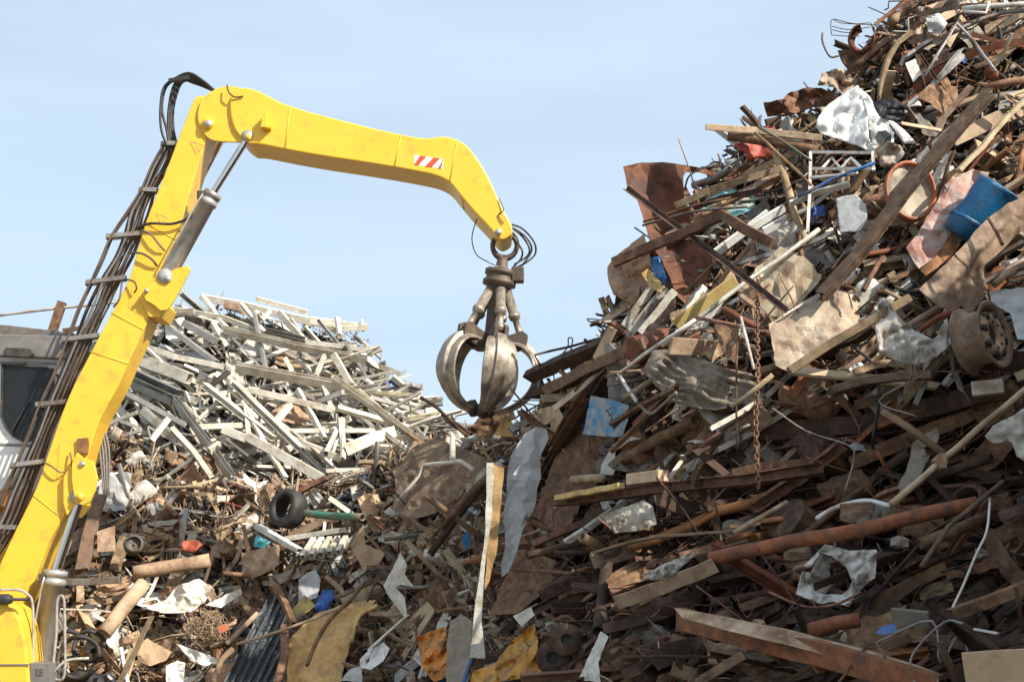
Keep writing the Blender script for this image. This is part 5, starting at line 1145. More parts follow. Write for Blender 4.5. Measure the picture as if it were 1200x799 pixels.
# ------------------------------------------------------------------ everything else in the heaps
ctr = {}
def in_core():
    """the inside of the heap: a mound that keeps light from leaking, seen only through gaps"""
    xs = list(range(-700, 1921, 14)); rows = 46
    vs = []; fs = []
    for i, px in enumerate(xs):
        cpx = lerp_tab(CREST, px)
        for j in range(rows):
            s = j / (rows - 14)
            if j == 0:
                p = at(px, PYB, HD(px, PYB)); p = Vector((p.x, p.y - .6, -.3))
            elif s <= 1:
                py = PYB + (cpx + 12 - PYB) * s
                d = HD(px, py) + 1.05
                p = at(px, py, d)
                q = p * 1.1
                k = noise.noise(q) * .45 + noise.noise(q * 2.6) * .25 + noise.noise(q * 6) * .12
                p = at(px, py + noise.noise(q * 3 + Vector((9, 0, 0))) * 10, d + k)
            else:
                t = (s - 1) / (13 / (rows - 14))
                d = HD(px, cpx) + .75
                b = at(px, cpx + 12, d)
                e = d * (1 + .42 * t)
                p = Vector((b.x * e / d, e, b.z * (1 - t ** 1.6) - .3 * t))
                q = p * 1.1
                p += nvec(q) * .4 * (1 - t)
            vs.append(p)
    for i in range(len(xs) - 1):
        for j in range(rows - 1):
            a = i * rows + j
            fs.append((a, a + rows, a + rows + 1, a + 1))
    mb = MB(); mb.add(vs, fs)
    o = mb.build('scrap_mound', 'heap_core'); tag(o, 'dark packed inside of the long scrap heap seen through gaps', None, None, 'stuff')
    return o
in_core()
# inside of the pale heap
xs = list(range(-500, 671, 14)); vs = []; fs = []; rows = 34
for i, px in enumerate(xs):
    c_ = lerp_tab(WCREST, px)
    for j in range(rows):
        s = j / (rows - 12)
        if s <= 1:
            py = 700 + (c_ + 14 - 700) * s; d = WD(px, py) + .7
            p = at(px, py, d); q = p * 1.2
            p = at(px, py + noise.noise(q * 3) * 8, d + noise.noise(q) * .4 + noise.noise(q * 3) * .2)
            if j == 0: p.z = -.3
        else:
            t = (s - 1) / (11 / (rows - 12)); d = WD(px, c_) + .7; b = at(px, c_ + 14, d); e = d * (1 + .4 * t)
            p = Vector((b.x * e / d, e, b.z * (1 - t ** 1.6) - .3 * t))
        vs.append(p)
for i in range(len(xs) - 1):
    for j in range(rows - 1):
        a = i * rows + j; fs.append((a, a + rows, a + rows + 1, a + 1))
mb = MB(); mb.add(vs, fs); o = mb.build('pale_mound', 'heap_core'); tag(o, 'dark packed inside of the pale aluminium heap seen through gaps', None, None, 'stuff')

# the arm of the heap that comes forward on the right, outside the frame, and shades the lower face
vs = []; fs = []; n1, n2 = 60, 60
for i in range(n1 + 1):
    for j in range(n2 + 1):
        x = 3.2 + 14 * i / n1; y = -3 + 19 * j / n2
        best = 0
        for (ax_, ay_, hh, rr_) in ((7.3, 5.4, 7.8, 3.2), (7.7, 7.8, 8.8, 3.7), (8.8, 10.4, 8.8, 3.8), (10.4, 13.4, 8.6, 4.4)):
            d = math.hypot(x - ax_, y - ay_) / rr_
            best = max(best, hh * max(0, 1 - d ** 2.6))
        q = Vector((x, y, 0))
        z = best + (noise.noise(q * 1.2) * .5 + noise.noise(q * 3) * .35) * min(1, best)
        if x < .40 * y + .9: z = min(z, -.3)
        vs.append((x, y, z - .2))
for i in range(n1):
    for j in range(n2):
        a = i * (n2 + 1) + j; fs.append((a, a + n2 + 1, a + n2 + 2, a + 1))
arm_pts = [v for v in vs if v[2] > .4]
mb = MB(); mb.add(vs, fs); arm_o = mb.build('scrap_mound', 'rust_brown'); tag(arm_o, 'high arm of the scrap heap coming forward on the right side', None, None, 'stuff')

# ---------------------------------------------------------------- loose fine debris: one mesh a heap
def debris(N, name, label, mat, xr, surf_d, crest, seed, smin, smax, off0, off1, pale=False, dens=None, pyb=PYB, wires=0, lenk=1.0, pts=None):
    g = np.random.default_rng(seed)
    px = g.uniform(xr[0], xr[1], N); V = []; Fc = []; cnt = 0
    keep = 0
    allv = np.zeros((N * 8, 3)); 
    tmpl = np.array([(-1, -1, -1), (1, -1, -1), (1, 1, -1), (-1, 1, -1), (-1, -1, 1), (1, -1, 1), (1, 1, 1), (-1, 1, 1)], float) * .5
    P = np.zeros((N, 3)); Dm = np.zeros((N, 3)); Rm = np.zeros((N, 3, 3))
    for i in range(N):
        c = lerp_tab(crest, px[i]) + 3
        t = g.uniform()
        back = g.uniform() < .09
        if back:                       # over the crest and down the back
            py = c; d = surf_d(px[i], py) + off1; b = at(px[i], py, d); e = g.uniform(0, .3); k = 1 + e
            P[i] = (b.x * k, b.y * k, b.z * (1 - (e / .42) ** 1.6) + .1)
        else:
            py = c + (pyb - c) * t
            P[i] = at(px[i], py, surf_d(px[i], py) + g.uniform(off0, off1))
        if pts is not None:
            P[i] = pts[g.integers(len(pts))]; P[i] += g.normal(size=3) * .15
        s = smin * (smax / smin) ** (g.uniform() ** 1.6)
        r = g.uniform()
        if r < .50: Dm[i] = (s * 2.6 * lenk, s * g.uniform(.08, .3), s * g.uniform(.05, .16))      # bars and laths
        elif r < .70: Dm[i] = (s, s * g.uniform(.4, 1), max(.004, s * .03))                 # flat pieces
        elif r < .93: Dm[i] = (s * 3.2 * lenk, .012, .012)                                          # rods
        else: Dm[i] = (s * .6, s * .5, s * .45)                                             # lumps
    q = g.normal(size=(N, 4)); q /= np.linalg.norm(q, axis=1)[:, None]
    w, x, y, z = q.T
    Rm = np.stack([np.stack([1 - 2 * (y * y + z * z), 2 * (x * y - z * w), 2 * (x * z + y * w)], -1), np.stack([2 * (x * y + z * w), 1 - 2 * (x * x + z * z), 2 * (y * z - x * w)], -1), np.stack([2 * (x * z - y * w), 2 * (y * z + x * w), 1 - 2 * (x * x + y * y)], -1)], 1)
    loc = tmpl[None] * Dm[:, None, :]
    loc[:, :, 2] += np.where(np.abs(loc[:, :, 0]) > 0, 0, 0)
    loc += g.uniform(-.12, .12, (N, 8, 3)) * Dm[:, None, :]           # no two alike, nothing square
    A = np.einsum('nij,nkj->nki', Rm, loc) + P[:, None, :]
    f = np.array([(0, 3, 2, 1), (4, 5, 6, 7), (0, 1, 5, 4), (1, 2, 6, 5), (2, 3, 7, 6), (3, 0, 4, 7)])
    Fa = (f[None] + (np.arange(N) * 8)[:, None, None]).reshape(-1, 4)
    me = bpy.data.meshes.new(name)
    A = A.reshape(-1, 3)
    c = A.mean(0); A = A - c
    me.vertices.add(len(A)); me.vertices.foreach_set('co', A.ravel())
    me.loops.add(Fa.size); me.loops.foreach_set('vertex_index', Fa.ravel().astype(np.int32))
    me.polygons.add(len(Fa)); me.polygons.foreach_set('loop_start', np.arange(0, Fa.size, 4, dtype=np.int32)); me.polygons.foreach_set('loop_total', np.full(len(Fa), 4, np.int32))
    me.update(calc_edges=True)
    o = link(name, me, mat); o.location = tuple(c)
    tag(o, label, None, None, 'stuff')
    return o
debris(30000, 'fine_debris', 'fine mixed metal and wood debris of the low heap in front of the pale bars', 'debris_mixed', (-420, 640), HD, CREST, 3, .05, .30, -.2, .85)
debris(21000, 'rusty_debris', 'dark rusty debris filling the tall heap between the larger pieces', 'debris_dark', (600, 1560), HD, CREST, 4, .05, .30, .1, 1.0)
debris(4500, 'pale_debris', 'pale metal offcuts filling the aluminium heap', 'debris_white', (-200, 640), WD, WCREST, 5, .06, .26, .1, .8, pyb=640)
debris(1800, 'mixed_debris', 'lighter mixed debris on the upper slope of the tall heap', 'debris_mixed', (740, 1300), HD, CREST, 6, .05, .24, -.35, .4, pyb=420)

debris(7000, 'rusty_debris', 'rusty debris covering the forward arm of the heap at the right', 'debris_dark', (600, 1560), HD, CREST, 8, .1, .6, 0, .1, pts=np.array(arm_pts))

# ---------------------------------------------------------------- countable pieces
rv = random.Random(21)
def variants(n, fn):
    out = []
    for k in range(n):
        mb = MB(); fn(mb, k); out.append(mb)
    return out
def bentline(k, amp, segs=5):
    P = []; a = 0
    kink = rv.random() < .45; kp = rv.uniform(.25, .8); ka = rv.uniform(-1.0, 1.0)
    y = z = 0; x = -.5; dy = rv.uniform(-amp, amp); dz = rv.uniform(-amp, amp)
    for i in range(segs + 1):
        t = i / segs
        yy = dy * math.sin(t * math.pi) + (ka * .35 * max(0, t - kp) if kink else 0)
        P.append(Vector((t - .5, yy, dz * math.sin(t * math.pi * rv.choice((1, 1, 2))) * .6)))
    return P
def v_sec(kind, w, h, amp=.06, t=None):
    def f(mb, k):
        ww = w * rv.uniform(.7, 1.4)
        sweep(mb, section(kind, ww, ww * h * rv.uniform(.8, 1.2), t), bentline(k, amp), smooth=kind in ('rod', 'pipe'))
    return f
def v_sheet(amp, aspect, thick=.008, corr=0):
    def f(mb, k):
        n = 6; asp = rv.uniform(*aspect); sd = rv.uniform(0, 99)
        th = rv.uniform(-.6, .6); fold = rv.uniform(-1, 1) * .5; fx = rv.uniform(-.3, .3)
        cut = [rv.uniform(0, .35) for _ in range(4)]
        top = []
        for i in range(n + 1):
            for j in range(n + 1):
                u, v = i / n - .5, j / n - .5
                # ragged corners
                su = 1 - cut[(i > n / 2) * 2 + (j > n / 2)] * (abs(u) + abs(v)) * .8
                p = Vector((u * su, v * su * asp, 0))
                q = Vector((p.x * 2.2 + sd, p.y * 2.2, 0))
                zz = amp * (1 - 2 * abs(noise.noise(q))) + amp * .5 * (1 - 2 * abs(noise.noise(q * 2.5))) + fold * max(0, p.x - fx) + (corr * math.sin(v * 40) if corr else 0)
                top.append(Vector((p.x + rv.uniform(-.03, .03), p.y + rv.uniform(-.03, .03) * asp, zz)))
        N = len(top); vs = top + [p + Vector((0, 0, thick)) for p in top]; fs = []
        I = lambda i, j: i * (n + 1) + j
        for i in range(n):
            for j in range(n):
                a, b, c, d = I(i, j), I(i + 1, j), I(i + 1, j + 1), I(i, j + 1)
                fs += [(a, d, c, b), (a + N, b + N, c + N, d + N)]
        ed = [I(i, 0) for i in range(n)] + [I(n, j) for j in range(n)] + [I(i, n) for i in range(n, 0, -1)] + [I(0, j) for j in range(n, 0, -1)]
        for a, b in zip(ed, ed[1:] + ed[:1]): fs.append((a, b, b + N, a + N))
        mb.add(vs, fs)
    return f
def v_wire(r, n=7, amp=.35):
    def f(mb, k):
        P = [Vector((i / n - .5, rv.uniform(-amp, amp) * .5, rv.uniform(-amp, amp) * .5)) for i in range(n + 1)]
        tube(mb, P, r * rv.uniform(.7, 1.3), 5, 4)
    return f
def v_rebar(r):
    def f(mb, k):
        P = bentline(k, .05, 4)
        if rv.random() < .5: P.append(P[-1] + Vector((.03, rv.uniform(-.2, .2), rv.uniform(-.2, .2))))
        tube(mb, P, r * rv.uniform(.8, 1.3), 6, 3)
    return f
def v_can(mb, k):
    r = rv.uniform(.2, .34); h = rv.uniform(.28, .5); sd = rv.uniform(0, 99); n = 20; vs = []; fs = []
    prof = [(.02, -h), (.92, -h), (1, -h * .96), (.97, -h * .5), (1.02, -h * .3), (.97, 0), (1.02, h * .3), (.97, h * .5), (1, h * .96), (.9, h), (.86, h * .93), (.02, h * .9)]
    for rr, hh in prof:
        for i in range(n):
            a = 2 * math.pi * i / n; p = Vector((hh, r * rr * math.cos(a), r * rr * math.sin(a)))
            d = nvec(p * 3 + Vector((sd, 0, 0))); vs.append(p + d * .12 + nvec(p * 8 + Vector((sd, 0, 0))) * .03)
    for j in range(len(prof) - 1):
        for i in range(n): fs.append((j * n + i, j * n + (i + 1) % n, (j + 1) * n + (i + 1) % n, (j + 1) * n + i))
    mb.add(vs, fs, True)
def v_casting(mb, k):
    sd = rv.uniform(0, 99)
    for m in range(rv.randint(2, 4)):
        c = Vector((rv.uniform(-.3, .3), rv.uniform(-.2, .2), rv.uniform(-.2, .2)))
        if rv.random() < .5:
            lathe(mb, [(.02, -.2), (.16, -.2), (.2, -.15), (.12, -.1), (.11, .1), (.18, .13), (.18, .2), (.08, .2), (.07, .05), (.001, .05)], c, (rv.gauss(0, 1), rv.gauss(0, 1), rv.gauss(0, 1)), 14, smooth=False)
        else:
            s = Vector((rv.uniform(.12, .34), rv.uniform(.08, .25), rv.uniform(.08, .22)))
            b0 = len(mb.v); box(mb, c - s, c + s)
            for i in range(b0, b0 + 8):
                p = Vector(mb.v[i]); mb.v[i] = tuple(p + nvec(p * 4 + Vector((sd, 0, 0))) * .1)
def v_flange(mb, k):
    r = .5; h = rv.uniform(.08, .3); kk = rv.uniform(.25, .6)
    lathe(mb, [(r * kk, -h / 2), (r, -h / 2), (r, -h * .2), (r * .7, -h * .15), (r * .65, h * .4), (r * kk * 1.3, h / 2), (r * kk, h / 2), (r * kk, -h / 2)], (0, 0, 0), (0, 0, 1), 22, smooth=False, dent=.01)
def v_bracket(mb, k):
    P = [Vector((-.5, 0, 0)), Vector((0, 0, 0)), Vector((.1, rv.uniform(.2, .45), 0)), Vector((.35, rv.uniform(.2, .5), rv.uniform(-.1, .2)))]
    sweep(mb, section('flat', rv.uniform(.10, .2), .02), P, R(90))
def v_rag(mb, k):
    v_sheet(.22, (.5, .9), .03)(mb, k); mb.sm = [True] * len(mb.sm)
def v_rock(mb, k):
    sd = rv.uniform(0, 99); n = 10; vs = []; fs = []
    for j in range(1, 7):
        for i in range(n):
            th = math.pi * j / 7; a = 2 * math.pi * i / n; p = Vector((math.sin(th) * math.cos(a), math.sin(th) * math.sin(a) * .7, math.cos(th) * .6)) * .5
            m = max(abs(p.x) / .5, abs(p.y) / .35, abs(p.z) / .3); p = p * (.8 / max(m, .3)) * .9
            vs.append(p + nvec(p * 4 + Vector((sd, 0, 0))) * .09)
    for j in range(5):
        for i in range(n): fs.append((j * n + i, j * n + (i + 1) % n, (j + 1) * n + (i + 1) % n, (j + 1) * n + i))
    fs.append(tuple(range(n))[::-1]); fs.append(tuple(range(5 * n, 6 * n))); mb.add(vs, fs)
def v_spring(mb, k):
    r = rv.uniform(.1, .16); P = [Vector((t / 40 * 1.0 - .5, r * math.cos(t * .9), r * math.sin(t * .9))) for t in range(41)]
    tube(mb, P, .02, 5, 1)
def v_grid(mb, k):
    n = rv.randint(4, 7); w = rv.uniform(.3, .6)
    for i in range(n): 
        y = -w / 2 + w * i / (n - 1); sweep(mb, section('rod', .022), [Vector((-.5, y, 0)), Vector((.0, y, .03)), Vector((.5, y + .03, 0))])
    for i in range(3):
        x = -.45 + .45 * i; sweep(mb, section('rod', .03), [Vector((x, -w / 2 - .03, .02)), Vector((x, w / 2 + .03, .02))])
def v_duct(mb, k):
    sweep(mb, section('box', .3, rv.uniform(.12, .26), .01), resample([Vector((-.5, 0, 0)), Vector((.5, 0, 0))], .12, .018, rv))

RZ = dict  # (weights by zone) zones: L low heap, R tall lit, S tall shade, darker rust picked to deepen it, T top right
KINDS = [
 # name, category, builder, variants, len range, scale-len-only, materials per zone, counts per zone, describes
 ('angle_iron', 'metal bar', v_sec('L', .045, 1, .10), 10, (.5, 2.2), True, dict(L=['rust_brown', 'steel_grey', 'rust_tan', 'pale_metal', 'rust_tan'], R=['rust_brown', 'rust_tan', 'rust_dark', 'pale_metal'], S=['rust_dark', 'rust_dark', 'rust_dark', 'rust_brown']), dict(L=110, R=150, S=95), 'angle iron'),
 ('flat_bar', 'metal bar', v_sec('flat', .06, .14, .12), 10, (.5, 2.1), True, dict(L=['rust_brown', 'rust_tan', 'rust_tan', 'wood_pale'], R=['rust_brown', 'rust_tan', 'rust_orange', 'steel_grey'], S=['rust_dark', 'rust_dark', 'rust_dark', 'rust_brown']), dict(L=120, R=150, S=100), 'flat bar'),
 ('square_tube', 'metal tube', v_sec('box', .045, .8, .08, t=.006), 10, (.5, 1.9), True, dict(L=['rust_tan', 'steel_grey', 'pale_metal'], R=['rust_brown', 'pale_metal', 'steel_grey', 'rust_tan'], S=['rust_brown', 'rust_dark', 'rust_dark', 'rust_dark']), dict(L=100, R=140, S=80), 'square tube'),
 ('steel_pipe', 'pipe', v_sec('pipe', .06, 1, .07), 10, (.5, 2.2), True, dict(L=['rust_tan', 'rust_brown', 'dull_steel'], R=['rust_brown', 'rust_tan', 'steel_grey', 'rust_orange'], S=['rust_brown', 'rust_dark', 'rust_dark', 'rust_orange']), dict(L=90, R=130, S=90), 'pipe'),
 ('steel_girder', 'girder', v_sec('I', .11, .8, .04), 6, (.6, 1.9), True, dict(L=['rust_brown', 'rust_tan'], R=['rust_brown', 'rust_dark', 'rust_tan'], S=['rust_dark', 'rust_brown', 'rust_orange']), dict(L=20, R=55, S=50), 'girder'),
 ('channel_bar', 'metal bar', v_sec('U', .08, .6, .08), 6, (.5, 1.7), True, dict(L=['rust_brown', 'steel_grey'], R=['rust_brown', 'rust_orange', 'pale_metal'], S=['rust_dark', 'rust_dark', 'rust_dark', 'rust_brown']), dict(L=50, R=80, S=55), 'channel bar'),
 ('wooden_plank', 'plank', v_sec('plank', .10, .22, .02), 8, (.5, 1.9), True, dict(L=['wood_brown', 'wood_pale', 'wood_pale', 'cream_profile'], R=['wood_brown', 'wood_pale'], S=['wood_brown', 'rust_dark']), dict(L=110, R=90, S=50), 'plank'),  # in the shaded zone dark rust colour stands in for shaded wood
 ('metal_sheet', 'sheet', v_sheet(.10, (.4, .9)), 14, (.3, .95), False, dict(L=['rust_tan', 'cardboard', 'grey_sheet', 'cream_stained', 'white_paint', 'rust_tan', 'plate_brown'], R=['rust_brown', 'rust_tan', 'pale_metal', 'rust_orange', 'cream_stained', 'dull_steel'], S=['rust_dark', 'rust_dark', 'rust_brown', 'rust_tan']), dict(L=200, R=120, S=50), 'crumpled sheet'),
 ('torn_strip', 'metal strip', v_sheet(.09, (.12, .22)), 12, (.4, 1.3), False, dict(L=['rust_tan', 'pale_metal', 'rust_brown', 'steel_grey'], R=['rust_tan', 'pale_metal', 'rust_brown', 'white_paint'], S=['rust_brown', 'rust_dark', 'rust_dark', 'rust_dark']), dict(L=120, R=110, S=60), 'torn strip'),
 ('bent_wire', 'wire', v_wire(.006), 12, (.4, 1.5), False, dict(L=['rust_tan', 'rust_brown', 'steel_grey'], R=['rust_brown', 'rust_tan', 'steel_grey'], S=['rust_brown', 'rust_tan', 'steel_grey']), dict(L=150, R=170, S=110), 'bent wire'),
 ('reinforcing_rod', 'rod', v_rebar(.009), 10, (.7, 2.6), True, dict(L=['rust_brown', 'rust_tan'], R=['rust_brown', 'rust_tan', 'rust_dark'], S=['rust_brown', 'rust_dark', 'rust_dark', 'rust_dark']), dict(L=110, R=190, S=120), 'thin rod'),
 ('rubber_cable', 'cable', v_wire(.013, 5, .45), 8, (.5, 1.5), False, dict(L=['hose_black'], R=['hose_black', 'rust_dark'], S=['hose_black', 'rust_dark']), dict(L=35, R=35, S=35), 'cable'),
 ('machine_casting', 'casting', v_casting, 10, (.3, .8), False, dict(L=['rust_brown', 'rust_tan', 'rust_tan'], R=['rust_brown', 'dull_steel', 'rust_dark'], S=['rust_dark', 'rust_brown', 'dull_steel']), dict(L=80, R=40, S=36), 'machine casting'),
 ('flanged_ring', 'ring', v_flange, 6, (.15, .42), False, dict(L=['rust_brown', 'dull_steel'], R=['rust_brown', 'rust_orange'], S=['rust_dark', 'rust_dark', 'rust_dark', 'rust_brown']), dict(L=28, R=22, S=18), 'flanged ring'),
 ('crushed_can', 'can', v_can, 8, (.35, .9), False, dict(L=['rust_tan', 'pale_metal', 'white_paint', 'rust_brown'], R=['rust_brown', 'pale_metal', 'rust_orange', 'white_paint'], S=['rust_dark', 'rust_dark', 'rust_dark', 'rust_brown']), dict(L=45, R=45, S=25), 'crushed can'),
 ('bent_bracket', 'bracket', v_bracket, 8, (.25, .7), False, dict(L=['rust_tan', 'steel_grey', 'rust_brown'], R=['rust_brown', 'pale_metal', 'rust_tan'], S=['rust_brown', 'rust_dark', 'rust_dark', 'rust_dark']), dict(L=90, R=75, S=45), 'bent bracket'),
 ('torn_rag', 'rag', v_rag, 8, (.2, .55), False, dict(L=['rag_white', 'canvas_grey', 'cardboard'], R=['rag_white', 'canvas_grey'], S=['canvas_grey']), dict(L=34, R=22, S=12), 'torn rag'),
 ('plastic_piece', 'plastic piece', v_sheet(.14, (.4, .8), .01), 8, (.14, .42), False, dict(L=['white_plastic', 'grey_sheet', 'blue_plastic', 'red_paint', 'white_plastic', 'green_paint', 'white_plastic'], R=['white_plastic', 'grey_sheet', 'white_plastic', 'blue_paint'], S=['grey_sheet', 'canvas_grey']), dict(L=65, R=40, S=14), 'plastic piece'),
 ('broken_brick', 'brick', v_rock, 8, (.12, .34), False, dict(L=['concrete', 'cardboard', 'rust_tan'], R=['concrete', 'rust_brown'], S=['rust_brown', 'concrete']), dict(L=90, R=30, S=20), 'broken block'),
 ('coil_spring', 'spring', v_spring, 3, (.25, .6), False, dict(L=['rust_brown', 'dull_steel'], R=['rust_brown'], S=['rust_dark']), dict(L=14, R=10, S=8), 'coil spring'),
 ('wire_grid', 'grid', v_grid, 4, (.35, .9), False, dict(L=['rust_tan', 'steel_grey'], R=['rust_brown', 'steel_grey'], S=['rust_brown']), dict(L=22, R=22, S=12), 'wire grid'),
 ('square_duct', 'duct', v_duct, 5, (.4, 1.0), False, dict(L=['pale_metal', 'rust_tan'], R=['pale_metal', 'rust_tan', 'rust_brown'], S=['rust_brown', 'rust_dark', 'rust_dark', 'rust_dark']), dict(L=18, R=26, S=16), 'square duct'),
]
CNAME = dict(plate_brown='brown', rust_red='rust-red', rust_brown='brown rusty', rust_dark='dark rusty', rust_orange='orange rusty', rust_tan='tan', steel_grey='grey', dull_steel='dull grey', pale_metal='pale', white_paint='white', wood_pale='pale wooden',
             wood_brown='brown wooden', wood_yellow='yellowish wooden', grey_sheet='light grey', cream_stained='stained cream', hose_black='black', rag_white='dirty white', canvas_grey='grey-brown', cardboard='brown',
             white_plastic='white', blue_plastic='blue', red_paint='red', green_paint='green', blue_paint='blue', concrete='cream', cream_profile='cream', grey_profile='grey')
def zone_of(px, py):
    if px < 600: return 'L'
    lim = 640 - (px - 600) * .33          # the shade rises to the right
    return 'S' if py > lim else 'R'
mesh_cache = {}
def mesh_of(kname, vi, mb, mat):
    key = (kname, vi, mat)
    if key not in mesh_cache:
        me = mb.mesh(kname); me.materials.append(MATS[mat]); mesh_cache[key] = me
    return mesh_cache[key]
placed = []
rs = random.Random(99)
def orient(px, py, zone, pale=False):
    """angle in the plane that faces the camera, and the lean in depth"""
    if pale: a = rs.choice((rs.gauss(-20, 7), rs.gauss(-15, 8), rs.gauss(-52, 9), rs.gauss(-44, 9), rs.gauss(3, 8), rs.gauss(24, 9)))
    elif zone == 'L': a = rs.gauss(20, 45) if rs.random() < .7 else rs.uniform(-90, 90)
    elif zone == 'R': a = rs.gauss(35, 15) if rs.random() < .75 else rs.gauss(-40, 25) if rs.random() < .6 else rs.uniform(-90, 90)
    else: a = rs.gauss(20, 13) if rs.random() < .7 else rs.gauss(-25, 22) if rs.random() < .6 else rs.uniform(-90, 90)
    return R(a), R(rs.gauss(0, 24))
def put(kname, cat, me, P, a, lean, L_, lenonly, desc, cname, group):
    d = Vector((math.cos(a) * math.cos(lean), math.sin(lean), math.sin(a) * math.cos(lean)))
    u = d.orthogonal().normalized(); v = d.cross(u); roll = rs.uniform(0, 2 * math.pi)
    if kname in ('metal_sheet', 'plastic_piece', 'torn_rag', 'torn_strip', 'wire_grid', 'wooden_plank', 'flat_bar', 'flanged_ring'):
        # face roughly outward and up, as pieces settle on a slope
        nrm = Vector((rs.gauss(0, .5), -1, rs.gauss(.55, .5))); nrm = (nrm - d * nrm.dot(d)).normalized(); w_, u_ = nrm, nrm.cross(d)
        M = Matrix((d, u_, w_)).transposed()
    else:
        u2 = u * math.cos(roll) + v * math.sin(roll); M = Matrix((d, u2, d.cross(u2))).transposed()
    s = Matrix.Diagonal((L_, 1, 1)) if lenonly else Matrix.Diagonal((L_, L_, L_))
    o = bpy.data.objects.new(kname, me); COL.objects.link(o)
    if lenonly:
        th = rs.uniform(.75, 1.5); s = Matrix.Diagonal((L_, th, th))
    o.matrix_world = Matrix.Translation(P) @ (M @ s).to_4x4()
    o['category'] = cat; o['kind'] = 'thing'; o['group'] = group
    placed.append([o, desc, cname, L_, a, group])
    return o
LSCALE = dict(L=.85, R=1.0, S=1.0)
PXR = dict(L=(-60, 600), R=(600, 1290), S=(600, 1290))
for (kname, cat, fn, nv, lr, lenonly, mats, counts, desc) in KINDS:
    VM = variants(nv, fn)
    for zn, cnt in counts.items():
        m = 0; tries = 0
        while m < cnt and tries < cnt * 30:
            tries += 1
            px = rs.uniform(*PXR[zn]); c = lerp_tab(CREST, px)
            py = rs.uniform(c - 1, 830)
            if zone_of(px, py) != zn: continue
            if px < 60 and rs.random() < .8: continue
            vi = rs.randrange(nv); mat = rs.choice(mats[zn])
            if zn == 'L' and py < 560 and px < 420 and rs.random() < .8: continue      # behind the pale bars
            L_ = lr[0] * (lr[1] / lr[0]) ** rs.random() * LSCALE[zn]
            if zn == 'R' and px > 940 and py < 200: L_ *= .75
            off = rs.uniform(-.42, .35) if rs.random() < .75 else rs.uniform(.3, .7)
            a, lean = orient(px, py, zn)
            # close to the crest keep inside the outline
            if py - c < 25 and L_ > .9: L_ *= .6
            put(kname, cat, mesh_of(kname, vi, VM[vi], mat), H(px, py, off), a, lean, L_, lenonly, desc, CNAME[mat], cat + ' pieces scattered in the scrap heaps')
            m += 1
# the pale heap: profiles, frames and offcuts
VP = {'aluminium_profile': variants(10, v_sec('box', .06, .6, .03, .012)) + variants(8, v_sec('U', .09, .5, .04)) + variants(6, v_sec('I', .10, .6, .03, .016)) + variants(4, v_sec('L', .08, .8, .03))}
def v_frame(mb, k):
    w, h = 1.0, rv.uniform(.45, .8)
    for a_, b_ in (((-.5, -h / 2), (.5, -h / 2)), ((-.5, h / 2), (.5, h / 2)), ((-.5, -h / 2), (-.5, h / 2)), ((.5, -h / 2), (.5, h / 2)), ((rv.uniform(-.2, .2), -h / 2), (rv.uniform(-.2, .2), h / 2))):
        sweep(mb, section('box', .05, .035), [Vector((*a_, rv.uniform(-.01, .01))), Vector((*b_, rv.uniform(-.01, .01)))])
VF = variants(4, v_frame); VS = variants(8, v_sheet(.07, (.35, .8)))
def wput(kname, cat, VMs, cnt, lr, mats, lenonly, desc, grp, offr):
    m = 0
    while m < cnt:
        px = rs.uniform(60, 560); c = lerp_tab(WCREST, px)
        lo = 560 if px > 220 else 600
        py = rs.uniform(c + (38 if kname == 'lattice_girder' else 4), max(c + 12, lo))
        vi = rs.randrange(len(VMs)); mat = rs.choice(mats)
        L_ = lr[0] * (lr[1] / lr[0]) ** rs.random()
        a, lean = orient(px, py, 'L', True)
        if py - c < 22: L_ *= .55; a = R(rs.gauss(-12, 10))
        put(kname, cat, mesh_of(kname, vi + 100, VMs[vi], mat), W(px, py, rs.uniform(*offr)), a, lean * .8, L_, lenonly, desc, CNAME[mat], grp); m += 1
def v_ladder(mb, k):
    w = rv.uniform(.14, .3); n_ = rv.randint(4, 8); bow = rv.uniform(-.06, .06)
    Y = lambda t: bow * math.sin(t * math.pi)
    for s_ in (-1, 1): sweep(mb, section('box', .028, .022), [Vector((i / 6 - .5, s_ * w / 2 + Y(i / 6), 0)) for i in range(7)])
    for i in range(n_):
        t = (i + .5) / n_; sl = .5 / n_ * (1 if k % 2 else 0) * (1 if i % 2 else -1)
        sweep(mb, section('box', .022, .016), [Vector((t - .5 - sl, -w / 2 + Y(t), 0)), Vector((t - .5 + sl, w / 2 + Y(t), .002))])
VL = variants(8, v_ladder)
wput('aluminium_profile', 'metal bar', VP['aluminium_profile'], 260, (.8, 2.8), ['cream_profile', 'grey_profile', 'grey_profile', 'white_paint'], True, 'aluminium bar', 'pale aluminium profiles in the far heap', (-.2, .55))
wput('lattice_girder', 'girder', VL, 46, (1.3, 3.0), ['cream_profile', 'cream_profile', 'grey_profile'], False, 'lattice girder', 'lattice girders in the pale heap', (-.45, .2))
wput('window_casement', 'frame', VF, 26, (.7, 1.5), ['cream_profile', 'white_paint', 'grey_profile'], False, 'window frame', 'bent window frames in the pale heap', (-.3, .3))
wput('bent_sheet', 'panel', VS, 60, (.3, .9), ['pale_metal', 'cream_profile', 'grey_sheet', 'rust_tan'], False, 'bent sheet', 'bent sheets in the pale heap', (-.2, .5))
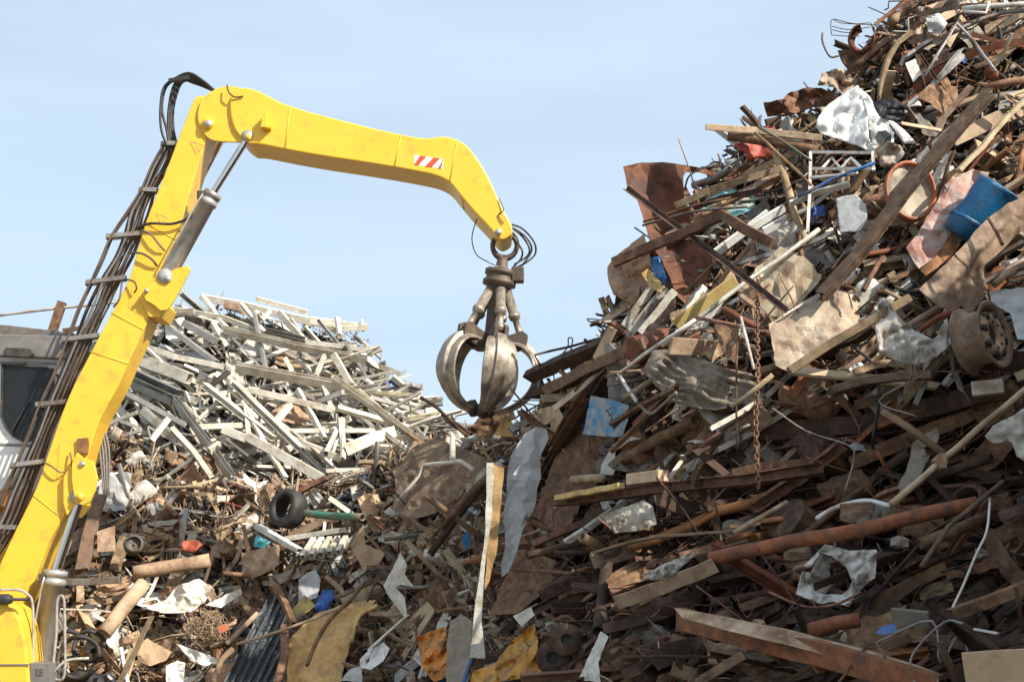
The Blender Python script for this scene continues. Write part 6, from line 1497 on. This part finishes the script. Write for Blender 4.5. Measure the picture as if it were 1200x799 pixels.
# ------------------------------------------------------------------ ground
mb = MB(); n = 60
vs = []; fs = []
def gp(i): 
    t = (i / n) * 2 - 1; return math.copysign(abs(t) ** 2.2, t) * 1200
for i in range(n + 1):
    for j in range(n + 1):
        x, y = gp(i), gp(j) + 15
        z = noise.noise(Vector((x * .2, y * .2, 0))) * .05 if abs(x) < 60 and abs(y) < 60 else 0
        vs.append((x, y, z - .02))
for i in range(n):
    for j in range(n):
        a = i * (n + 1) + j; fs.append((a, a + n + 1, a + n + 2, a + 1))
mb.add(vs, fs)
mk('yard_dirt', [(0.16, 0.13, 0.10), (0.24, 0.20, 0.155), (0.28, 0.24, 0.19)], (0.10, 0.08, 0.06), 0.4, rough=.95, vary=0, scale=1.5, bump=.6)
g = mb.build('ground', 'yard_dirt'); tag(g, None, None, None, 'structure')

# ------------------------------------------------------------------ sun and sky
sd = Vector((.62, -.5, .62)).normalized()          # towards the sun: high, behind the camera and to the right
elev = math.asin(sd.z)
ld = bpy.data.lights.new('sun', 'SUN'); ld.energy = 5.0; ld.angle = R(.53); ld.color = (1, .93, .82)
lo = bpy.data.objects.new('sun', ld); COL.objects.link(lo); lo.rotation_euler = (-sd).to_track_quat('-Z', 'Y').to_euler(); lo.location = (20, -15, 30)
w = bpy.data.worlds.new('World'); sc.world = w; w.use_nodes = True
nt = w.node_tree; N, L = nt.nodes, nt.links
bg = N['Background']
sky = N.new('ShaderNodeTexSky'); sky.sky_type = 'NISHITA'; sky.sun_disc = False; sky.sun_elevation = elev; sky.sun_rotation = math.atan2(sd.x, sd.y)
sky.air_density = 1.0; sky.dust_density = 3.0; sky.ozone_density = 1.2; sky.altitude = 100
tc = N.new('ShaderNodeTexCoord')
mp = N.new('ShaderNodeMapping'); mp.inputs['Scale'].default_value = (1.2, 1.2, 7); mp.inputs['Rotation'].default_value = (R(4), R(-8), 0)
L.new(tc.outputs['Generated'], mp.inputs['Vector'])
nz = N.new('ShaderNodeTexNoise'); nz.inputs['Scale'].default_value = 1.6; nz.inputs['Detail'].default_value = 7; nz.inputs['Roughness'].default_value = .55
L.new(mp.outputs[0], nz.inputs['Vector'])
mr = N.new('ShaderNodeMapRange'); mr.inputs['From Min'].default_value = .38; mr.inputs['From Max'].default_value = .75; mr.inputs['To Min'].default_value = .55; mr.inputs['To Max'].default_value = .78
L.new(nz.outputs['Fac'], mr.inputs['Value'])
mx = N.new('ShaderNodeMix'); mx.data_type = 'RGBA'; mx.inputs['B'].default_value = (4.45, 5.42, 6.25, 1)
L.new(mr.outputs[0], mx.inputs['Factor']); L.new(sky.outputs[0], mx.inputs['A']); L.new(mx.outputs['Result'], bg.inputs['Color'])
bg.inputs['Strength'].default_value = .13
vsx = sc.view_settings; vsx.view_transform = 'Standard'; vsx.look = 'None'; vsx.gamma = 1; vsx.exposure = .48; vsx.use_curve_mapping = False
sc.cycles.max_bounces = 5; sc.cycles.diffuse_bounces = 3; sc.cycles.glossy_bounces = 3; sc.cycles.use_denoising = True

# ------------------------------------------------------------------ leave out what the picture shows nothing of, and say where each piece lies
bpy.context.view_layer.update()
hits = {}
AV = []; AT = []; owner = []; names_ = []; base_ = 0
mcache = {}
for ob in sc.objects:
    if ob.type != 'MESH': continue
    me = ob.data
    if me.name not in mcache:
        co = np.empty(len(me.vertices) * 3, np.float32); me.vertices.foreach_get('co', co)
        me.calc_loop_triangles(); tr = np.empty(len(me.loop_triangles) * 3, np.int32); me.loop_triangles.foreach_get('vertices', tr)
        mcache[me.name] = (co.reshape(-1, 3), tr.reshape(-1, 3))
    co, tr = mcache[me.name]
    M = np.array(ob.matrix_world)
    AV.append(co @ M[:3, :3].T + M[:3, 3]); AT.append(tr + base_); base_ += len(co)
    owner.append(np.full(len(tr), len(names_), np.int32)); names_.append(ob.name)
AV = np.concatenate(AV); AT = np.concatenate(AT); owner = np.concatenate(owner)
bvh = BVHTree.FromPolygons(AV.tolist(), AT.tolist(), all_triangles=True)
HN = set()
for o in HERO:
    HN.add(o.name)
    for c_ in o.children: HN.add(c_.name)
for o in sc.objects:
    if o.parent and o.parent.name in ('lorry_wheel', 'radiator', 'welded_trestle', 'link_plate'): HN.add(o.name)
PN = {r[0].name for r in placed}
DB = {o.name for o in sc.objects if 'debris' in o.name}
hero_id = np.array([n_ in HN for n_ in names_])
hsel = AT[hero_id[owner]]
hb = BVHTree.FromPolygons(AV.tolist(), hsel.tolist(), all_triangles=True)
first_tri = {}
acc_ = 0
for i_, n_ in enumerate(names_):
    first_tri[n_] = acc_; acc_ += len(mcache[sc.objects[n_].data.name][1])
blocked = {}; dblock = {}
step = 1.75
fwd = Vector((0, CP, SP)); upv = Vector((0, -SP, CP))
rc_ = bvh.ray_cast
y_ = 0.6
while y_ < 799:
    x_ = 0.6
    base_d = fwd + upv * ((399.5 - y_) / F)
    while x_ < 1200:
        loc, nr, idx, dist = rc_(CAM, base_d + Vector(((x_ - 600) / F, 0, 0)))
        if idx is not None:
            nm_ = names_[owner[idx]]
            h_ = hits.get(nm_)
            isd = nm_ in DB
            if isd or nm_ in PN:
                l2, n2, i2, d2 = hb.ray_cast(CAM, base_d + Vector(((x_ - 600) / F, 0, 0)))
                if i2 is not None and d2 < dist + 1.3:
                    if isd: dblock.setdefault(nm_, set()).add((idx - first_tri[nm_]) // 12)
                    else: blocked[nm_] = blocked.get(nm_, 0) + 1
            if h_ is None: hits[nm_] = [1, x_, y_]
            else: h_[0] += 1; h_[1] += x_; h_[2] += y_
        x_ += step
    y_ += step
del bvh, hb, AV, AT, owner
for nm_, isl in dblock.items():                 # loose bits lying over a larger piece slide down behind it
    o = sc.objects[nm_]; me = o.data
    co = np.empty(len(me.vertices) * 3, np.float32); me.vertices.foreach_get('co', co); co = co.reshape(-1, 8, 3)
    ii = np.array(sorted(isl)); co[ii, :, 1] += 1.0
    me.vertices.foreach_set('co', co.ravel()); me.update()
kept = []
MIN_HITS = 3
for rec in placed:
    o = rec[0]; h_ = hits.get(o.name)
    if h_ is None or h_[0] < MIN_HITS or (blocked.get(o.name, 0) > 3 and blocked[o.name] > .3 * h_[0]):
        p = to_px(o.matrix_world.translation)
        if h_ is None and 0 < p[0] < 1200 or h_ is not None:
            bpy.data.objects.remove(o); continue
        bpy.data.objects.remove(o); continue
    kept.append(rec + [h_[0], h_[1] / h_[0], h_[2] / h_[0]])
by = {}
for k_ in kept: by.setdefault(k_[0].name.split('.')[0], []).append(k_)
for nm, rows in by.items():
    rows.sort(key=lambda r: -r[6])
    lim = 300 - sum(1 for o in HERO if o.name.split('.')[0] == nm)
    for r in rows[lim:]: bpy.data.objects.remove(r[0]); kept.remove(r)
print('kinds', {k: len(v) for k, v in by.items()}, 'kept', len(kept))
import time as _t; print('t', _t.process_time())
used = {}
for o in HERO: used[o.get('label', '').lower()] = 1
def art(s): return s
for (o, desc, cn, L_, a, grp, nh_, cx, cy) in sorted(kept, key=lambda r: -r[6]):
    base = o.name.split('.')[0]
    dg_ = math.degrees(a)
    dg_ = (dg_ + 90) % 180 - 90
    long_ = base in ('angle_iron', 'flat_bar', 'square_tube', 'steel_pipe', 'steel_girder', 'channel_bar', 'wooden_plank', 'torn_strip', 'bent_wire', 'reinforcing_rod', 'rubber_cable', 'aluminium_profile', 'square_duct', 'lattice_girder')
    if long_:
        size = 'long ' if L_ > 1.15 else 'short ' if L_ < .65 else ''
        tl = 'level ' if abs(dg_) < 14 else 'upright ' if abs(dg_) > 62 else 'rising ' if dg_ > 0 else 'falling '
    else:
        size = 'large ' if L_ > .6 else 'small ' if L_ < .33 else ''
        tl = ''
    near = sorted(LM, key=lambda m: (m[0] - cx) ** 2 + (m[1] - cy) ** 2)[:4]
    def rel(m):
        dx, dy = cx - m[0], cy - m[1]; r = math.hypot(dx, dy)
        if r < 16: return 'right at'
        far = 'well ' if r > 70 else 'just ' if r < 38 else ''
        if abs(dx) > 2.2 * abs(dy): return far + ('right of' if dx > 0 else 'left of')
        if abs(dy) > 2.2 * abs(dx): return far + ('below' if dy > 0 else 'above')
        return ('lower' if dy > 0 else 'upper') + (' right of' if dx > 0 else ' left of')
    cand = [f"{size}{tl}{cn} {desc} {rel(near[0])} {near[0][2]}"]
    cand += [f"{size}{tl}{cn} {desc} {rel(near[1])} {near[1][2]}", f"{size}{tl}{cn} {desc} between {near[0][2]} and {near[1][2]}", f"{size}{tl}{cn} {desc} {rel(near[2])} {near[2][2]}", f"{size}{tl}{cn} {desc} between {near[0][2]} and {near[2][2]}"]
    lab = None
    for c_ in cand:
        if len(c_.split()) <= 16 and c_.lower() not in used: lab = c_; break
    if lab is None: lab = cand[0]
    used[lab.lower()] = 1
    o['label'] = lab; o['group'] = grp
for o in list(sc.objects):
    if o.type == 'EMPTY' and o.parent is None and 'label' in o: pass
